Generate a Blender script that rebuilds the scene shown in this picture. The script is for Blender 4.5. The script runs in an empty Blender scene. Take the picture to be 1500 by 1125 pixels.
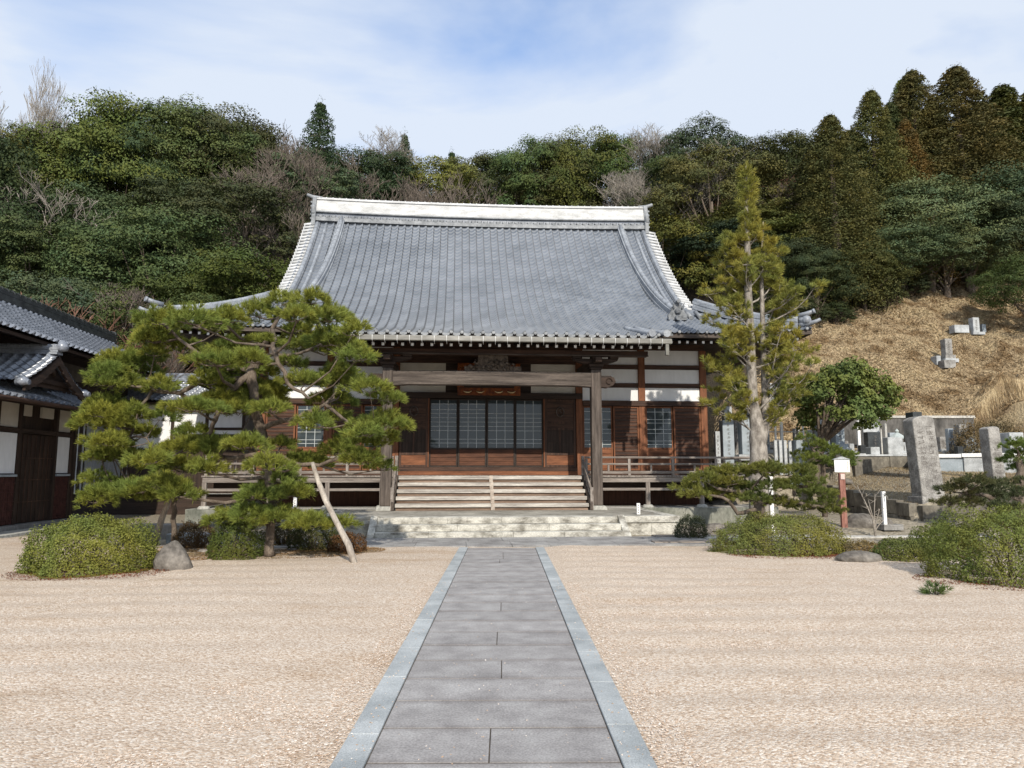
import bpy, math, random
import numpy as np
from mathutils import Vector, Matrix
R = math.radians
SC = bpy.context.scene
COL = SC.collection

# ---------------------------------------------------------------- camera
CAM_H = 1.6
FPX, PITCH, YAW = 1050.0, math.atan(127/1050.0), R(0.6)
cd = bpy.data.cameras.new('camera')
cam = bpy.data.objects.new('camera', cd); COL.objects.link(cam)
cd.sensor_width = 36.0; cd.lens = 36.0*FPX/1500.0
cd.clip_start = 0.1; cd.clip_end = 3000
cam.location = (0, 0, CAM_H)
cam.rotation_euler = (math.pi/2+PITCH, 0, -YAW)
SC.camera = cam

# ---------------------------------------------------------------- light
SUN_EL, SUN_AZ = 33.0, 9.0         # azimuth measured from straight behind the camera towards the right
sd = bpy.data.lights.new('sun', 'SUN'); sun = bpy.data.objects.new('sun', sd); COL.objects.link(sun)
sd.energy = 4.3; sd.angle = R(0.6); sd.color = (1.0, 0.93, 0.82)
to_sun = Vector((math.sin(R(SUN_AZ))*math.cos(R(SUN_EL)), -math.cos(R(SUN_AZ))*math.cos(R(SUN_EL)), math.sin(R(SUN_EL))))
sun.rotation_euler = to_sun.to_track_quat('Z', 'Y').to_euler()
w = bpy.data.worlds.new('World'); SC.world = w; w.use_nodes = True
nt = w.node_tree; N = nt.nodes; LK = nt.links
bg = N['Background']
sky = N.new('ShaderNodeTexSky'); sky.sky_type = 'NISHITA'; sky.sun_disc = False
sky.sun_elevation = R(SUN_EL); sky.sun_rotation = math.pi - R(SUN_AZ)
sky.air_density = 1.0; sky.dust_density = 0.6; sky.ozone_density = 1.5
tc = N.new('ShaderNodeTexCoord')
mp = N.new('ShaderNodeMapping'); mp.inputs['Scale'].default_value = (1.0, 1.0, 2.6); mp.inputs['Location'].default_value = (0.35, 0.1, 0.2)
LK.new(tc.outputs['Generated'], mp.inputs['Vector'])
n1 = N.new('ShaderNodeTexNoise'); n1.inputs['Scale'].default_value = 1.5; n1.inputs['Detail'].default_value = 7; n1.inputs['Roughness'].default_value = 0.5
n1.inputs['Distortion'].default_value = 0.35
LK.new(mp.outputs[0], n1.inputs['Vector'])
cr = N.new('ShaderNodeValToRGB'); cr.color_ramp.elements[0].position = 0.36; cr.color_ramp.elements[0].color = (.22, .22, .22, 1)
cr.color_ramp.elements[1].position = 0.50; cr.color_ramp.elements[1].color = (.95, .95, .95, 1)
LK.new(n1.outputs[0], cr.inputs[0])
mx = N.new('ShaderNodeMix'); mx.data_type = 'RGBA'
cm = N.new('ShaderNodeMix'); cm.data_type = 'RGBA'; cm.blend_type = 'MULTIPLY'; cm.inputs[0].default_value = 1; LK.new(sky.outputs[0], cm.inputs[6]); cm.inputs[7].default_value = (1.35, 1.6, 1.85, 1)
LK.new(cr.outputs[0], mx.inputs[0]); LK.new(cm.outputs[2], mx.inputs[6]); mx.inputs[7].default_value = (5.55, 6.1, 6.95, 1)
LK.new(mx.outputs[2], bg.inputs[0]); bg.inputs[1].default_value = 0.132
SC.view_settings.view_transform = 'Standard'; SC.view_settings.look = 'None'
SC.view_settings.exposure = 0.07; SC.view_settings.gamma = 1.0
SC.view_settings.use_curve_mapping = False
SC.cycles.max_bounces = 6; SC.cycles.transparent_max_bounces = 8
SC.cycles.use_denoising = True

# ---------------------------------------------------------------- placing
_r = Vector((math.cos(YAW), -math.sin(YAW), 0)); _fh = Vector((math.sin(YAW), math.cos(YAW), 0))
_F = _fh*math.cos(PITCH)+Vector((0, 0, 1))*math.sin(PITCH); _U = Vector((0, 0, 1))*math.cos(PITCH)-_fh*math.sin(PITCH)
def at(u, v, Y):
    """surveyed point: bearing and height angle read off the photo (1500 px wide), true distance Y in metres"""
    d = _F+_r*((u-750)/FPX)-_U*((v-562.5)/FPX)
    return Vector((0, 0, CAM_H))+d*(Y/d.y)
def proj(p):
    d = Vector(p)-Vector((0, 0, CAM_H)); z = d.dot(_F)
    return 750+FPX*d.dot(_r)/z, 562.5-FPX*d.dot(_U)/z

# ---------------------------------------------------------------- objects
def tag(o, label=None, cat=None, group=None, kind=None):
    if label: o['label'] = label
    if cat: o['category'] = cat
    if group: o['group'] = group
    if kind: o['kind'] = kind
    return o
def empty(name, loc=(0, 0, 0), rz=0, label=None, cat=None, group=None):
    o = bpy.data.objects.new(name, None); COL.objects.link(o)
    o.location = loc; o.rotation_euler = (0, 0, rz); o.empty_display_size = .3
    return tag(o, label, cat, group)
def link(name, me, parent=None, loc=None, rot=None, scale=None):
    o = bpy.data.objects.new(name, me); COL.objects.link(o)
    if parent: o.parent = parent
    if loc is not None: o.location = loc
    if rot is not None: o.rotation_euler = rot
    if scale is not None: o.scale = scale
    return o
def np_mesh(name, V, F, mat, smooth=False):
    V = np.asarray(V, np.float32); F = np.asarray(F, np.int32)
    me = bpy.data.meshes.new(name)
    me.vertices.add(len(V)); me.vertices.foreach_set('co', V.ravel())
    k = F.shape[1]
    me.loops.add(F.size); me.loops.foreach_set('vertex_index', F.ravel())
    me.polygons.add(len(F)); me.polygons.foreach_set('loop_start', np.arange(0, F.size, k, dtype=np.int32))
    me.polygons.foreach_set('use_smooth', np.full(len(F), smooth))
    me.update(calc_edges=True)
    if mat: me.materials.append(mat)
    return me
class MB:
    def __init__(s): s.v = []; s.f = []; s.sm = []
    def add(s, vs, fs, smooth=False):
        b = len(s.v); s.v += [tuple(p) for p in vs]; s.f += [tuple(i+b for i in f) for f in fs]; s.sm += [smooth]*len(fs); return s
    def box(s, x0, x1, y0, y1, z0, z1, M=None):
        vs = [(x, y, z) for z in (z0, z1) for y in (y0, y1) for x in (x0, x1)]
        if M is not None: vs = [M @ Vector(p) for p in vs]
        return s.add(vs, [(0, 2, 3, 1), (4, 5, 7, 6), (0, 1, 5, 4), (2, 6, 7, 3), (0, 4, 6, 2), (1, 3, 7, 5)])
    def cbox(s, c, sz, rot=(0, 0, 0)):
        from mathutils import Euler
        M = Matrix.Translation(c) @ Euler(rot).to_matrix().to_4x4()
        a, b, d = sz[0]/2, sz[1]/2, sz[2]/2
        return s.box(-a, a, -b, b, -d, d, M)
    def tube(s, pts, rad, n=8, cap=True, smooth=True):
        pts = [Vector(p) for p in pts]
        if not hasattr(rad, '__len__'): rad = [rad]*len(pts)
        ref = Vector((0.13, 0.21, 1)).normalized(); b = len(s.v); rings = []
        for i, p in enumerate(pts):
            t = (pts[min(i+1, len(pts)-1)]-pts[max(i-1, 0)])
            t = t.normalized() if t.length > 1e-9 else Vector((0, 0, 1))
            if abs(t.dot(ref)) > .95: ref = Vector((1, .1, 0)).normalized()
            a = t.cross(ref).normalized(); c = t.cross(a)
            for k in range(n):
                g = 2*math.pi*k/n; s.v.append(tuple(p+(a*math.cos(g)+c*math.sin(g))*rad[i]))
        for i in range(len(pts)-1):
            for k in range(n):
                k2 = (k+1) % n
                s.f.append((b+i*n+k, b+i*n+k2, b+(i+1)*n+k2, b+(i+1)*n+k)); s.sm.append(smooth)
        if cap:
            s.f.append(tuple(b+k for k in range(n))[::-1]); s.sm.append(False)
            e = b+(len(pts)-1)*n; s.f.append(tuple(e+k for k in range(n))); s.sm.append(False)
        return s
    def lathe(s, c, prof, n=16, smooth=True):
        b = len(s.v)
        for r_, z in prof:
            for k in range(n):
                g = 2*math.pi*k/n; s.v.append((c[0]+r_*math.cos(g), c[1]+r_*math.sin(g), c[2]+z))
        for i in range(len(prof)-1):
            for k in range(n):
                k2 = (k+1) % n; s.f.append((b+i*n+k, b+i*n+k2, b+(i+1)*n+k2, b+(i+1)*n+k)); s.sm.append(smooth)
        s.f.append(tuple(b+k for k in range(n))[::-1]); s.sm.append(False)
        e = b+(len(prof)-1)*n; s.f.append(tuple(e+k for k in range(n))); s.sm.append(False)
        return s
    def prism(s, poly, a, b_, axis='y'):
        """poly: list of 2-D points; extruded along axis from a to b_"""
        n = len(poly); vs = []
        for q in (a, b_):
            for (x, z) in poly:
                vs.append({'y': (x, q, z), 'x': (q, x, z), 'z': (x, z, q)}[axis])
        return s.add(vs, [tuple(range(n)), tuple(range(2*n-1, n-1, -1))]+[(i, i+n, (i+1) % n+n, (i+1) % n) for i in range(n)])
    def build(s, name, mat, parent=None, bevel=0, loc=None, rz=None):
        me = bpy.data.meshes.new(name); me.from_pydata(s.v, [], s.f); me.materials.append(mat)
        me.polygons.foreach_set('use_smooth', s.sm); me.update()
        o = link(name, me, parent, loc, (0, 0, rz) if rz is not None else None)
        if bevel:
            m = o.modifiers.new('bevel', 'BEVEL'); m.width = bevel; m.segments = 2; m.limit_method = 'ANGLE'; m.angle_limit = R(40)
        return o

# ---------------------------------------------------------------- materials
def newmat(name):
    m = bpy.data.materials.new(name); m.use_nodes = True
    return m, m.node_tree.nodes, m.node_tree.links, m.node_tree.nodes['Principled BSDF']
def ramp(N, pts):
    c = N.new('ShaderNodeValToRGB'); e = c.color_ramp.elements
    while len(e) < len(pts): e.new(.5)
    for i, (p, col) in enumerate(pts): e[i].position = p; e[i].color = (*col, 1)
    return c
def mk(name, c1, c2, scale=4, rough=.75, bump=.2, stretch=(1, 1, 1), detail=6, fine=None, c3=None, bdist=.02, spec=.3, lo=.35, hi=.65, coat=0, objvar=0.0, fa=.24):
    m, N, L, P = newmat(name)
    tc = N.new('ShaderNodeTexCoord'); mp = N.new('ShaderNodeMapping'); mp.inputs['Scale'].default_value = stretch
    L.new(tc.outputs['Object'], mp.inputs[0])
    n = N.new('ShaderNodeTexNoise'); n.inputs['Scale'].default_value = scale; n.inputs['Detail'].default_value = detail; n.inputs['Roughness'].default_value = .62
    L.new(mp.outputs[0], n.inputs['Vector'])
    cr = ramp(N, [(lo, c1), (hi, c2)] if c3 is None else [(lo, c1), ((lo+hi)/2, c3), (hi, c2)]); L.new(n.outputs[0], cr.inputs[0])
    col = cr.outputs[0]
    n2 = N.new('ShaderNodeTexNoise'); n2.inputs['Scale'].default_value = (fine or scale*9); n2.inputs['Detail'].default_value = 4
    L.new(mp.outputs[0], n2.inputs['Vector'])
    mr = N.new('ShaderNodeMapRange'); mr.inputs[1].default_value = .3; mr.inputs[2].default_value = .7; mr.inputs[3].default_value = 1-fa; mr.inputs[4].default_value = 1+fa
    L.new(n2.outputs[0], mr.inputs[0])
    mul = N.new('ShaderNodeMix'); mul.data_type = 'RGBA'; mul.blend_type = 'MULTIPLY'; mul.inputs[0].default_value = 1
    L.new(col, mul.inputs[6]); L.new(mr.outputs[0], mul.inputs[7]); col = mul.outputs[2]
    if objvar:
        oi = N.new('ShaderNodeObjectInfo'); m2 = N.new('ShaderNodeMapRange'); m2.inputs[3].default_value = 1-objvar; m2.inputs[4].default_value = 1+objvar
        L.new(oi.outputs['Random'], m2.inputs[0]); mu = N.new('ShaderNodeMix'); mu.data_type = 'RGBA'; mu.blend_type = 'MULTIPLY'; mu.inputs[0].default_value = 1
        L.new(col, mu.inputs[6]); L.new(m2.outputs[0], mu.inputs[7]); col = mu.outputs[2]
    L.new(col, P.inputs['Base Color'])
    P.inputs['Roughness'].default_value = rough; P.inputs['Specular IOR Level'].default_value = spec; P.inputs['Coat Weight'].default_value = coat
    if bump:
        add = N.new('ShaderNodeMath'); add.operation = 'ADD'; L.new(n.outputs[0], add.inputs[0]); L.new(n2.outputs[0], add.inputs[1])
        b = N.new('ShaderNodeBump'); b.inputs['Strength'].default_value = bump; b.inputs['Distance'].default_value = bdist
        L.new(add.outputs[0], b.inputs['Height']); L.new(b.outputs[0], P.inputs['Normal'])
    return m
def leafmat(name, rough=.55, trans=.14, lo=.55, hi=1.45, hueshift=None):
    m, N, L, P = newmat(name)
    oi = N.new('ShaderNodeObjectInfo'); ge = N.new('ShaderNodeNewGeometry')
    mr = N.new('ShaderNodeMapRange'); mr.inputs[3].default_value = lo; mr.inputs[4].default_value = hi
    L.new(ge.outputs['Random Per Island'], mr.inputs[0])
    mu = N.new('ShaderNodeMix'); mu.data_type = 'RGBA'; mu.blend_type = 'MULTIPLY'; mu.inputs[0].default_value = 1
    L.new(oi.outputs['Color'], mu.inputs[6]); L.new(mr.outputs[0], mu.inputs[7])
    # large soft patches of yellower growth, fixed in the plant
    tc = N.new('ShaderNodeTexCoord'); nz = N.new('ShaderNodeTexNoise'); nz.inputs['Scale'].default_value = 1.1; nz.inputs['Detail'].default_value = 3
    L.new(tc.outputs['Object'], nz.inputs['Vector'])
    cr = ramp(N, [(.35, (.82, .95, 1.0)), (.65, (1.22, 1.08, .85))] if hueshift is None else [(.36, (.58, .50, .42)), (.50, (.98, .96, .94)), (.66, (1.15, 1.17, 1.15))]); L.new(nz.outputs[0], cr.inputs[0])
    m3 = N.new('ShaderNodeMix'); m3.data_type = 'RGBA'; m3.blend_type = 'MULTIPLY'; m3.inputs[0].default_value = 1
    L.new(mu.outputs[2], m3.inputs[6]); L.new(cr.outputs[0], m3.inputs[7])
    L.new(m3.outputs[2], P.inputs['Base Color']); P.inputs['Roughness'].default_value = rough; P.inputs['Specular IOR Level'].default_value = .18
    tr = N.new('ShaderNodeBsdfTranslucent'); L.new(m3.outputs[2], tr.inputs[0])
    ms = N.new('ShaderNodeMixShader'); ms.inputs[0].default_value = trans
    L.new(P.outputs[0], ms.inputs[1]); L.new(tr.outputs[0], ms.inputs[2]); L.new(ms.outputs[0], N['Material Output'].inputs[0])
    return m
M = {}
M['leaf'] = leafmat('leaf', .6, .10, .80, 1.22); M['needle'] = leafmat('needle', .55, .28, .5, 1.5)
M['straw'] = leafmat('straw', .8, .2, .65, 1.3, False)
M['bark'] = mk('bark', (.075, .055, .04), (.20, .16, .125), 6, .9, .7, (1, 1, .35), bdist=.03)
M['bark_pale'] = mk('bark_pale', (.14, .12, .10), (.40, .36, .31), 9, .9, .6, (1, 1, .5), bdist=.02)
M['bark_brown'] = mk('bark_brown', (.15, .085, .055), (.27, .17, .11), 5, .9, .3)
M['prop_wood'] = mk('prop_wood', (.25, .215, .18), (.5, .45, .385), 8, .85, .3, (1, 1, .15))
WOODS = dict(
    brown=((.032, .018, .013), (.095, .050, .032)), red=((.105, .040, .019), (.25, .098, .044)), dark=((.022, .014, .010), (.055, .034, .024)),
    grey=((.040, .030, .024), (.125, .100, .083)), pale=((.24, .215, .19), (.55, .515, .46)), redb=((.055, .022, .012), (.135, .055, .028)), rail=((.14, .115, .098), (.33, .29, .255)))
for k, (a, b) in WOODS.items():
    M[k+'_x'] = mk(k+'_wood_x', a, b, 5, .7, .25, (.18, 1.5, 2.6)); M[k+'_z'] = mk(k+'_wood_z', a, b, 5, .7, .25, (2.6, 1.5, .18))
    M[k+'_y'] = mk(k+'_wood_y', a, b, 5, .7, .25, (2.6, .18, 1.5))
M['plaster'] = mk('plaster', (.72, .715, .70), (.83, .83, .82), .9, .9, 0, (1, 1, .35), fa=.04)
M['plaster_cream'] = mk('plaster_cream', (.50, .46, .39), (.62, .58, .50), 1.5, .9, 0, fa=.02)
M['tile'] = None
M['tile_edge'] = mk('ridge_tile', (.19, .205, .23), (.31, .33, .355), 2.0, .45, .1, spec=.5)
M['tile_dark'] = mk('glazed_tile', (.12, .135, .16), (.25, .27, .31), 3, .25, .05, spec=.7)
M['white_tile'] = mk('whitened_tile', (.42, .42, .41), (.64, .64, .635), 1.6, .6, .1, (1, 1, 3), fa=.16)
M['eave_tile'] = mk('eave_tile', (.15, .16, .17), (.31, .32, .33), 3, .5, .15)
M['metal_gutter'] = mk('gutter_metal', (.17, .165, .145), (.26, .25, .225), 1.2, .5, .05, (.3, 1, 1))
M['white_cap'] = mk('white_cap', (.78, .77, .74), (.88, .88, .86), 5, .7, 0)
M['step_stone'] = mk('step_stone', (.20, .185, .155), (.54, .52, .46), 2.6, .9, .4, (1, 1, 2.0), fine=22, lo=.36, hi=.56, bdist=.015)
M['ditch_stone'] = mk('ditch_stone', (.13, .135, .11), (.30, .295, .25), 1.6, .95, .4, (1, 1, .6), fine=12)
M['terrace_stone'] = mk('terrace_stone', (.33, .32, .285), (.52, .51, .46), 1.4, .9, .2, objvar=.08)
M['granite'] = mk('granite', (.30, .31, .31), (.52, .535, .54), 3.5, .8, .15, fine=40, objvar=.12)
M['granite_blue'] = mk('granite_blue', (.27, .31, .335), (.38, .42, .45), 2.5, .6, .1, fine=90)
M['granite_dark'] = mk('granite_dark', (.03, .032, .034), (.065, .07, .07), 3, .25, .03)
M['stele'] = mk('stele_stone', (.13, .12, .11), (.36, .345, .32), 3.2, .95, .8, fine=26, lo=.3, hi=.62)
M['carve'] = mk('carved_recess', (.10, .09, .08), (.18, .165, .15), 8, .95, .2)
M['rubble'] = mk('wall_block', (.085, .075, .062), (.25, .225, .18), 2.2, .95, .7, (1, 1, .6), fine=14, objvar=.2)
M['rock'] = mk('rock', (.085, .075, .065), (.25, .225, .195), 3.0, .95, .9, fine=17, objvar=.15)
M['concrete'] = mk('concrete', (.15, .145, .135), (.27, .26, .245), 1.3, .95, .5, (1, 1, .5), fine=16)
M['concrete_pale'] = mk('concrete_pale', (.40, .385, .35), (.54, .52, .48), 1.3, .9, .2)

def tile_mat(name, a, b, pitch=.30, joint=.30, axis='X'):
    """weathered clay tiles: each tile its own tone, shade of the joints between columns painted in as dark lines"""
    m, N, L, P = newmat(name); tc = N.new('ShaderNodeTexCoord'); sp = N.new('ShaderNodeSeparateXYZ'); L.new(tc.outputs['Object'], sp.inputs[0])
    def mt(op, x, y=None, z=None):
        q = N.new('ShaderNodeMath'); q.operation = op
        for i, v in enumerate((x, y, z)):
            if v is None: continue
            if isinstance(v, (int, float)): q.inputs[i].default_value = v
            else: L.new(v, q.inputs[i])
        return q.outputs[0]
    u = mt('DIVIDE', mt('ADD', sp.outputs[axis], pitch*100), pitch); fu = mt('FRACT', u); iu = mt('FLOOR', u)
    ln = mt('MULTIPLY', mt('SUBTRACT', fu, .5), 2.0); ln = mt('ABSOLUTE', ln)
    mr = N.new('ShaderNodeMapRange'); mr.interpolation_type = 'SMOOTHSTEP'; mr.inputs[1].default_value = .80; mr.inputs[2].default_value = .97; mr.inputs[3].default_value = 1; mr.inputs[4].default_value = joint; L.new(ln, mr.inputs[0])  # joint shade put into the colour, since the tile waves shade only weakly
    row = mt('FLOOR', mt('DIVIDE', sp.outputs['Z'], .155))
    cv = N.new('ShaderNodeCombineXYZ'); L.new(iu, cv.inputs[0]); L.new(row, cv.inputs[1]); wn = N.new('ShaderNodeTexWhiteNoise'); L.new(cv.outputs[0], wn.inputs['Vector'])
    n = N.new('ShaderNodeTexNoise'); n.inputs['Scale'].default_value = .8; n.inputs['Detail'].default_value = 6; L.new(tc.outputs['Object'], n.inputs['Vector'])
    mixv = mt('ADD', mt('MULTIPLY', wn.outputs['Value'], .22), mt('MULTIPLY', n.outputs[0], .75))
    cr = ramp(N, [(.22, a), (.78, b)]); L.new(mixv, cr.inputs[0])
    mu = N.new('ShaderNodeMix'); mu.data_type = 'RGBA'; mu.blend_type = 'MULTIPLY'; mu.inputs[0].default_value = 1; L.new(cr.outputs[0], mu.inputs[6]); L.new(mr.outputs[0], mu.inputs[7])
    L.new(mu.outputs[2], P.inputs['Base Color']); P.inputs['Roughness'].default_value = .42; P.inputs['Specular IOR Level'].default_value = .5
    return m
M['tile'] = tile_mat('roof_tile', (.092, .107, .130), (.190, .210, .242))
# ================================================================ SETTING
def ss(a, b, x):
    t = np.clip((x-a)/(b-a), 0, 1); return t*t*(3-2*t)
def hgt(X, Y, detail=True):
    X = np.asarray(X, float); Y = np.asarray(Y, float)
    y0 = 38-10*ss(-10, -15, X)*1.0
    base = .72*np.maximum(0, Y-y0)
    # cap the hill into a rounded top
    right = 2.05*ss(24, 26.5, Y)*ss(6.5, 9.5, X)+.09*np.clip(Y-25, 0, 6)*ss(6.5, 9.5, X)+.72*np.maximum(0, Y-31)
    right = np.where(X > 11.6, 2.05*ss(24.95, 25.1, Y)+.09*np.clip(Y-25, 0, 6)+.72*np.maximum(0, Y-31), right)
    right += 1.25*ss(31.02, 31.25, Y)*ss(13.6, 14.4, X)
    right = right + 1.9*ss(20.2, 22.5, X)*ss(24, 31, Y)*(1-ss(31, 33, Y))
    # bank right of the low wall
    bank = (.62+(Y-19.5)*.08+np.clip(X-11, 0, 2.2)*.30)*ss(10.98, 11.12, X)*ss(19.35, 19.5, Y)
    bank = np.minimum(bank, 1.75)
    low = .3*ss(16.5, 20.0, Y)*ss(5.5, 8, X)
    right = np.maximum(np.maximum(right, bank), low)
    k = ss(7.5, 12.5, X)
    h = base*(1-k)+right*k
    h = np.where((k > 0) & (Y < 30), np.maximum(right*ss(6, 8, X), base*(1-k)), h)
    top = 25.0
    h = np.where(h > 20, 20+(top-20)*(1-np.exp(-(h-20)/(top-20))), h)
    if detail:
        h = h+ss(1.0, 6, h)*(.35*np.sin(X*.55+1.3)*np.cos(Y*.43)+.16*np.sin(X*1.7+Y*.9)+.09*np.sin(X*3.1-Y*2.3))
    return h
def H(x, y): return float(hgt(x, y))
xs = np.unique(np.concatenate([np.linspace(-400, -60, 18), np.linspace(-60, 6, 100), np.linspace(6, 26, 150), np.linspace(26, 60, 50), np.linspace(60, 400, 18)]))
ys = np.unique(np.concatenate([np.linspace(-60, 14, 10), np.linspace(14, 34, 150), np.linspace(34, 85, 100), np.linspace(85, 900, 14)]))
XX, YY = np.meshgrid(xs, ys); ZZ = hgt(XX, YY)-.012
V = np.stack([XX, YY, ZZ], -1).reshape(-1, 3); nx, ny = len(xs), len(ys)
I = np.arange((ny-1)*nx).reshape(ny-1, nx)[:, :-1].ravel(); F = np.stack([I, I+1, I+nx+1, I+nx], -1)
m, Nn, L, P = newmat('terrain'); tc = Nn.new('ShaderNodeTexCoord')
n = Nn.new('ShaderNodeTexNoise'); n.inputs['Scale'].default_value = .9; n.inputs['Detail'].default_value = 8; L.new(tc.outputs['Object'], n.inputs['Vector'])
n2 = Nn.new('ShaderNodeTexNoise'); n2.inputs['Scale'].default_value = 11; n2.inputs['Detail'].default_value = 6; L.new(tc.outputs['Object'], n2.inputs['Vector'])
cg = ramp(Nn, [(.3, (.17, .11, .06)), (.5, (.36, .27, .15)), (.68, (.48, .38, .23))]); L.new(n.outputs[0], cg.inputs[0])
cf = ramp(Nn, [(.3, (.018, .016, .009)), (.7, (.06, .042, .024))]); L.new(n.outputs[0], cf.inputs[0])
ct = ramp(Nn, [(.35, (.20, .17, .12)), (.65, (.38, .33, .25))]); L.new(n2.outputs[0], ct.inputs[0])
sep = Nn.new('ShaderNodeSeparateXYZ'); L.new(tc.outputs['Object'], sep.inputs[0])
def rng_(sock, a, b):
    q = Nn.new('ShaderNodeMapRange'); q.interpolation_type = 'SMOOTHSTEP'; q.inputs[1].default_value = a; q.inputs[2].default_value = b; L.new(sock, q.inputs[0]); return q.outputs[0]
def mth(op, a, b=None):
    q = Nn.new('ShaderNodeMath'); q.operation = op; q.use_clamp = (op != 'ADD' and op != 'SUBTRACT')
    for i, s_ in enumerate((a, b)):
        if s_ is None: continue
        if isinstance(s_, (int, float)): q.inputs[i].default_value = s_
        else: L.new(s_, q.inputs[i])
    return q.outputs[0]
# dry-grass hillside: x>10 and y below the wood's edge (the edge rises to the right)
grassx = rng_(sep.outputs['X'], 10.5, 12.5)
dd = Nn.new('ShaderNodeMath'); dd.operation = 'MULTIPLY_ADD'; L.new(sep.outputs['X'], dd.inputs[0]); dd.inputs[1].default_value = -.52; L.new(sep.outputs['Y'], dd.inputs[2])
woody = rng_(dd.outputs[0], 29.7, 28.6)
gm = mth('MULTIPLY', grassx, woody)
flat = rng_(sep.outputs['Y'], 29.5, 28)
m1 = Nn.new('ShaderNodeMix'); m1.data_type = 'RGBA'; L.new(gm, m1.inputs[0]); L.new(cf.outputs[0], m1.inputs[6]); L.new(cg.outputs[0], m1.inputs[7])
m2 = Nn.new('ShaderNodeMix'); m2.data_type = 'RGBA'; L.new(flat, m2.inputs[0]); L.new(m1.outputs[2], m2.inputs[6]); L.new(ct.outputs[0], m2.inputs[7])
L.new(m2.outputs[2], P.inputs['Base Color']); P.inputs['Roughness'].default_value = .95
b = Nn.new('ShaderNodeBump'); b.inputs['Strength'].default_value = .8; b.inputs['Distance'].default_value = .12; L.new(n2.outputs[0], b.inputs['Height']); L.new(b.outputs[0], P.inputs['Normal'])
tag(link('ground', np_mesh('ground', V, F, m, True)), kind='structure')

# gravel court
m, Nn, L, P = newmat('gravel'); tc = Nn.new('ShaderNodeTexCoord')
vo = Nn.new('ShaderNodeTexVoronoi'); vo.inputs['Scale'].default_value = 70; vo.inputs['Randomness'].default_value = 1; L.new(tc.outputs['Object'], vo.inputs['Vector'])
vo2 = Nn.new('ShaderNodeTexVoronoi'); vo2.inputs['Scale'].default_value = 34; L.new(tc.outputs['Object'], vo2.inputs['Vector'])
mp = Nn.new('ShaderNodeMapping'); mp.inputs['Scale'].default_value = (.22, .8, 1); L.new(tc.outputs['Object'], mp.inputs[0])
nz = Nn.new('ShaderNodeTexNoise'); nz.inputs['Scale'].default_value = 1.7; nz.inputs['Detail'].default_value = 5; nz.inputs['Roughness'].default_value = .6; L.new(mp.outputs[0], nz.inputs['Vector'])
sx = Nn.new('ShaderNodeSeparateColor'); L.new(vo.outputs['Color'], sx.inputs[0])
c1 = ramp(Nn, [(.0, (.36, .26, .185)), (.3, (.49, .39, .30)), (.7, (.575, .48, .39)), (1, (.70, .635, .56))]); L.new(sx.outputs[0], c1.inputs[0])
c2 = ramp(Nn, [(.30, (.86, .79, .71)), (.42, (.98, .965, .94)), (.7, (1.03, 1.03, 1.02))]); L.new(nz.outputs[0], c2.inputs[0])
mu = Nn.new('ShaderNodeMix'); mu.data_type = 'RGBA'; mu.blend_type = 'MULTIPLY'; mu.inputs[0].default_value = 1; L.new(c1.outputs[0], mu.inputs[6]); L.new(c2.outputs[0], mu.inputs[7])
L.new(mu.outputs[2], P.inputs['Base Color']); P.inputs['Roughness'].default_value = .9; P.inputs['Specular IOR Level'].default_value = .2
ad = Nn.new('ShaderNodeMath'); ad.operation = 'ADD'; L.new(vo.outputs['Distance'], ad.inputs[0]); L.new(vo2.outputs['Distance'], ad.inputs[1])
b = Nn.new('ShaderNodeBump'); b.invert = True; b.inputs['Strength'].default_value = .6; b.inputs['Distance'].default_value = .009; L.new(ad.outputs[0], b.inputs['Height']); L.new(b.outputs[0], P.inputs['Normal'])
# gently raked, slightly uneven sheet; its far edge is irregular where it meets soil and paving
gx = np.linspace(-26, 24, 260); gy = np.concatenate([np.linspace(-8, 2.5, 10), np.linspace(2.6, 16.2, 170)])
GX, GY = np.meshgrid(gx, gy)
far = 15.0+.5*np.sin(gx*.5)+.25*np.sin(gx*1.7+1)+np.where(gx < -8, 2.2, 0)*ss(-8, -10, gx)+np.where(gx > 7, -1.2, 0)
far = np.where((gx > -5.2) & (gx < 4.6), 15.35, far)
GY = np.where(GY > 2.5, 2.5+(GY-2.5)*(far[None, :]-2.5)/(gy[-1]-2.5), GY)
GZ = .004+.006*np.sin(GY*9+.8*np.sin(GX*.5))*(1+.5*np.sin(GX*.9))+.012*np.sin(GX*.7+GY*.5)*np.cos(GY*.8)+.007*np.sin(GX*3.1+1.7*np.sin(GY*1.3))*np.sin(GY*2.3+GX*.6)+.004*np.sin(GX*7.7+GY*2)*np.sin(GY*6.1-GX)+.010
edge = ss(0.0, .5, np.abs(GX+.055)-.87); GZ = .004+(GZ+.01)*edge
V = np.stack([GX, GY, GZ], -1).reshape(-1, 3); nx, ny = len(gx), len(gy)
I = np.arange((ny-1)*nx).reshape(ny-1, nx)[:, :-1].ravel(); F = np.stack([I, I+1, I+nx+1, I+nx], -1)
GRAVEL = m
tag(link('gravel_court', np_mesh('gravel_court', V, F, m, True)), kind='structure')
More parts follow.
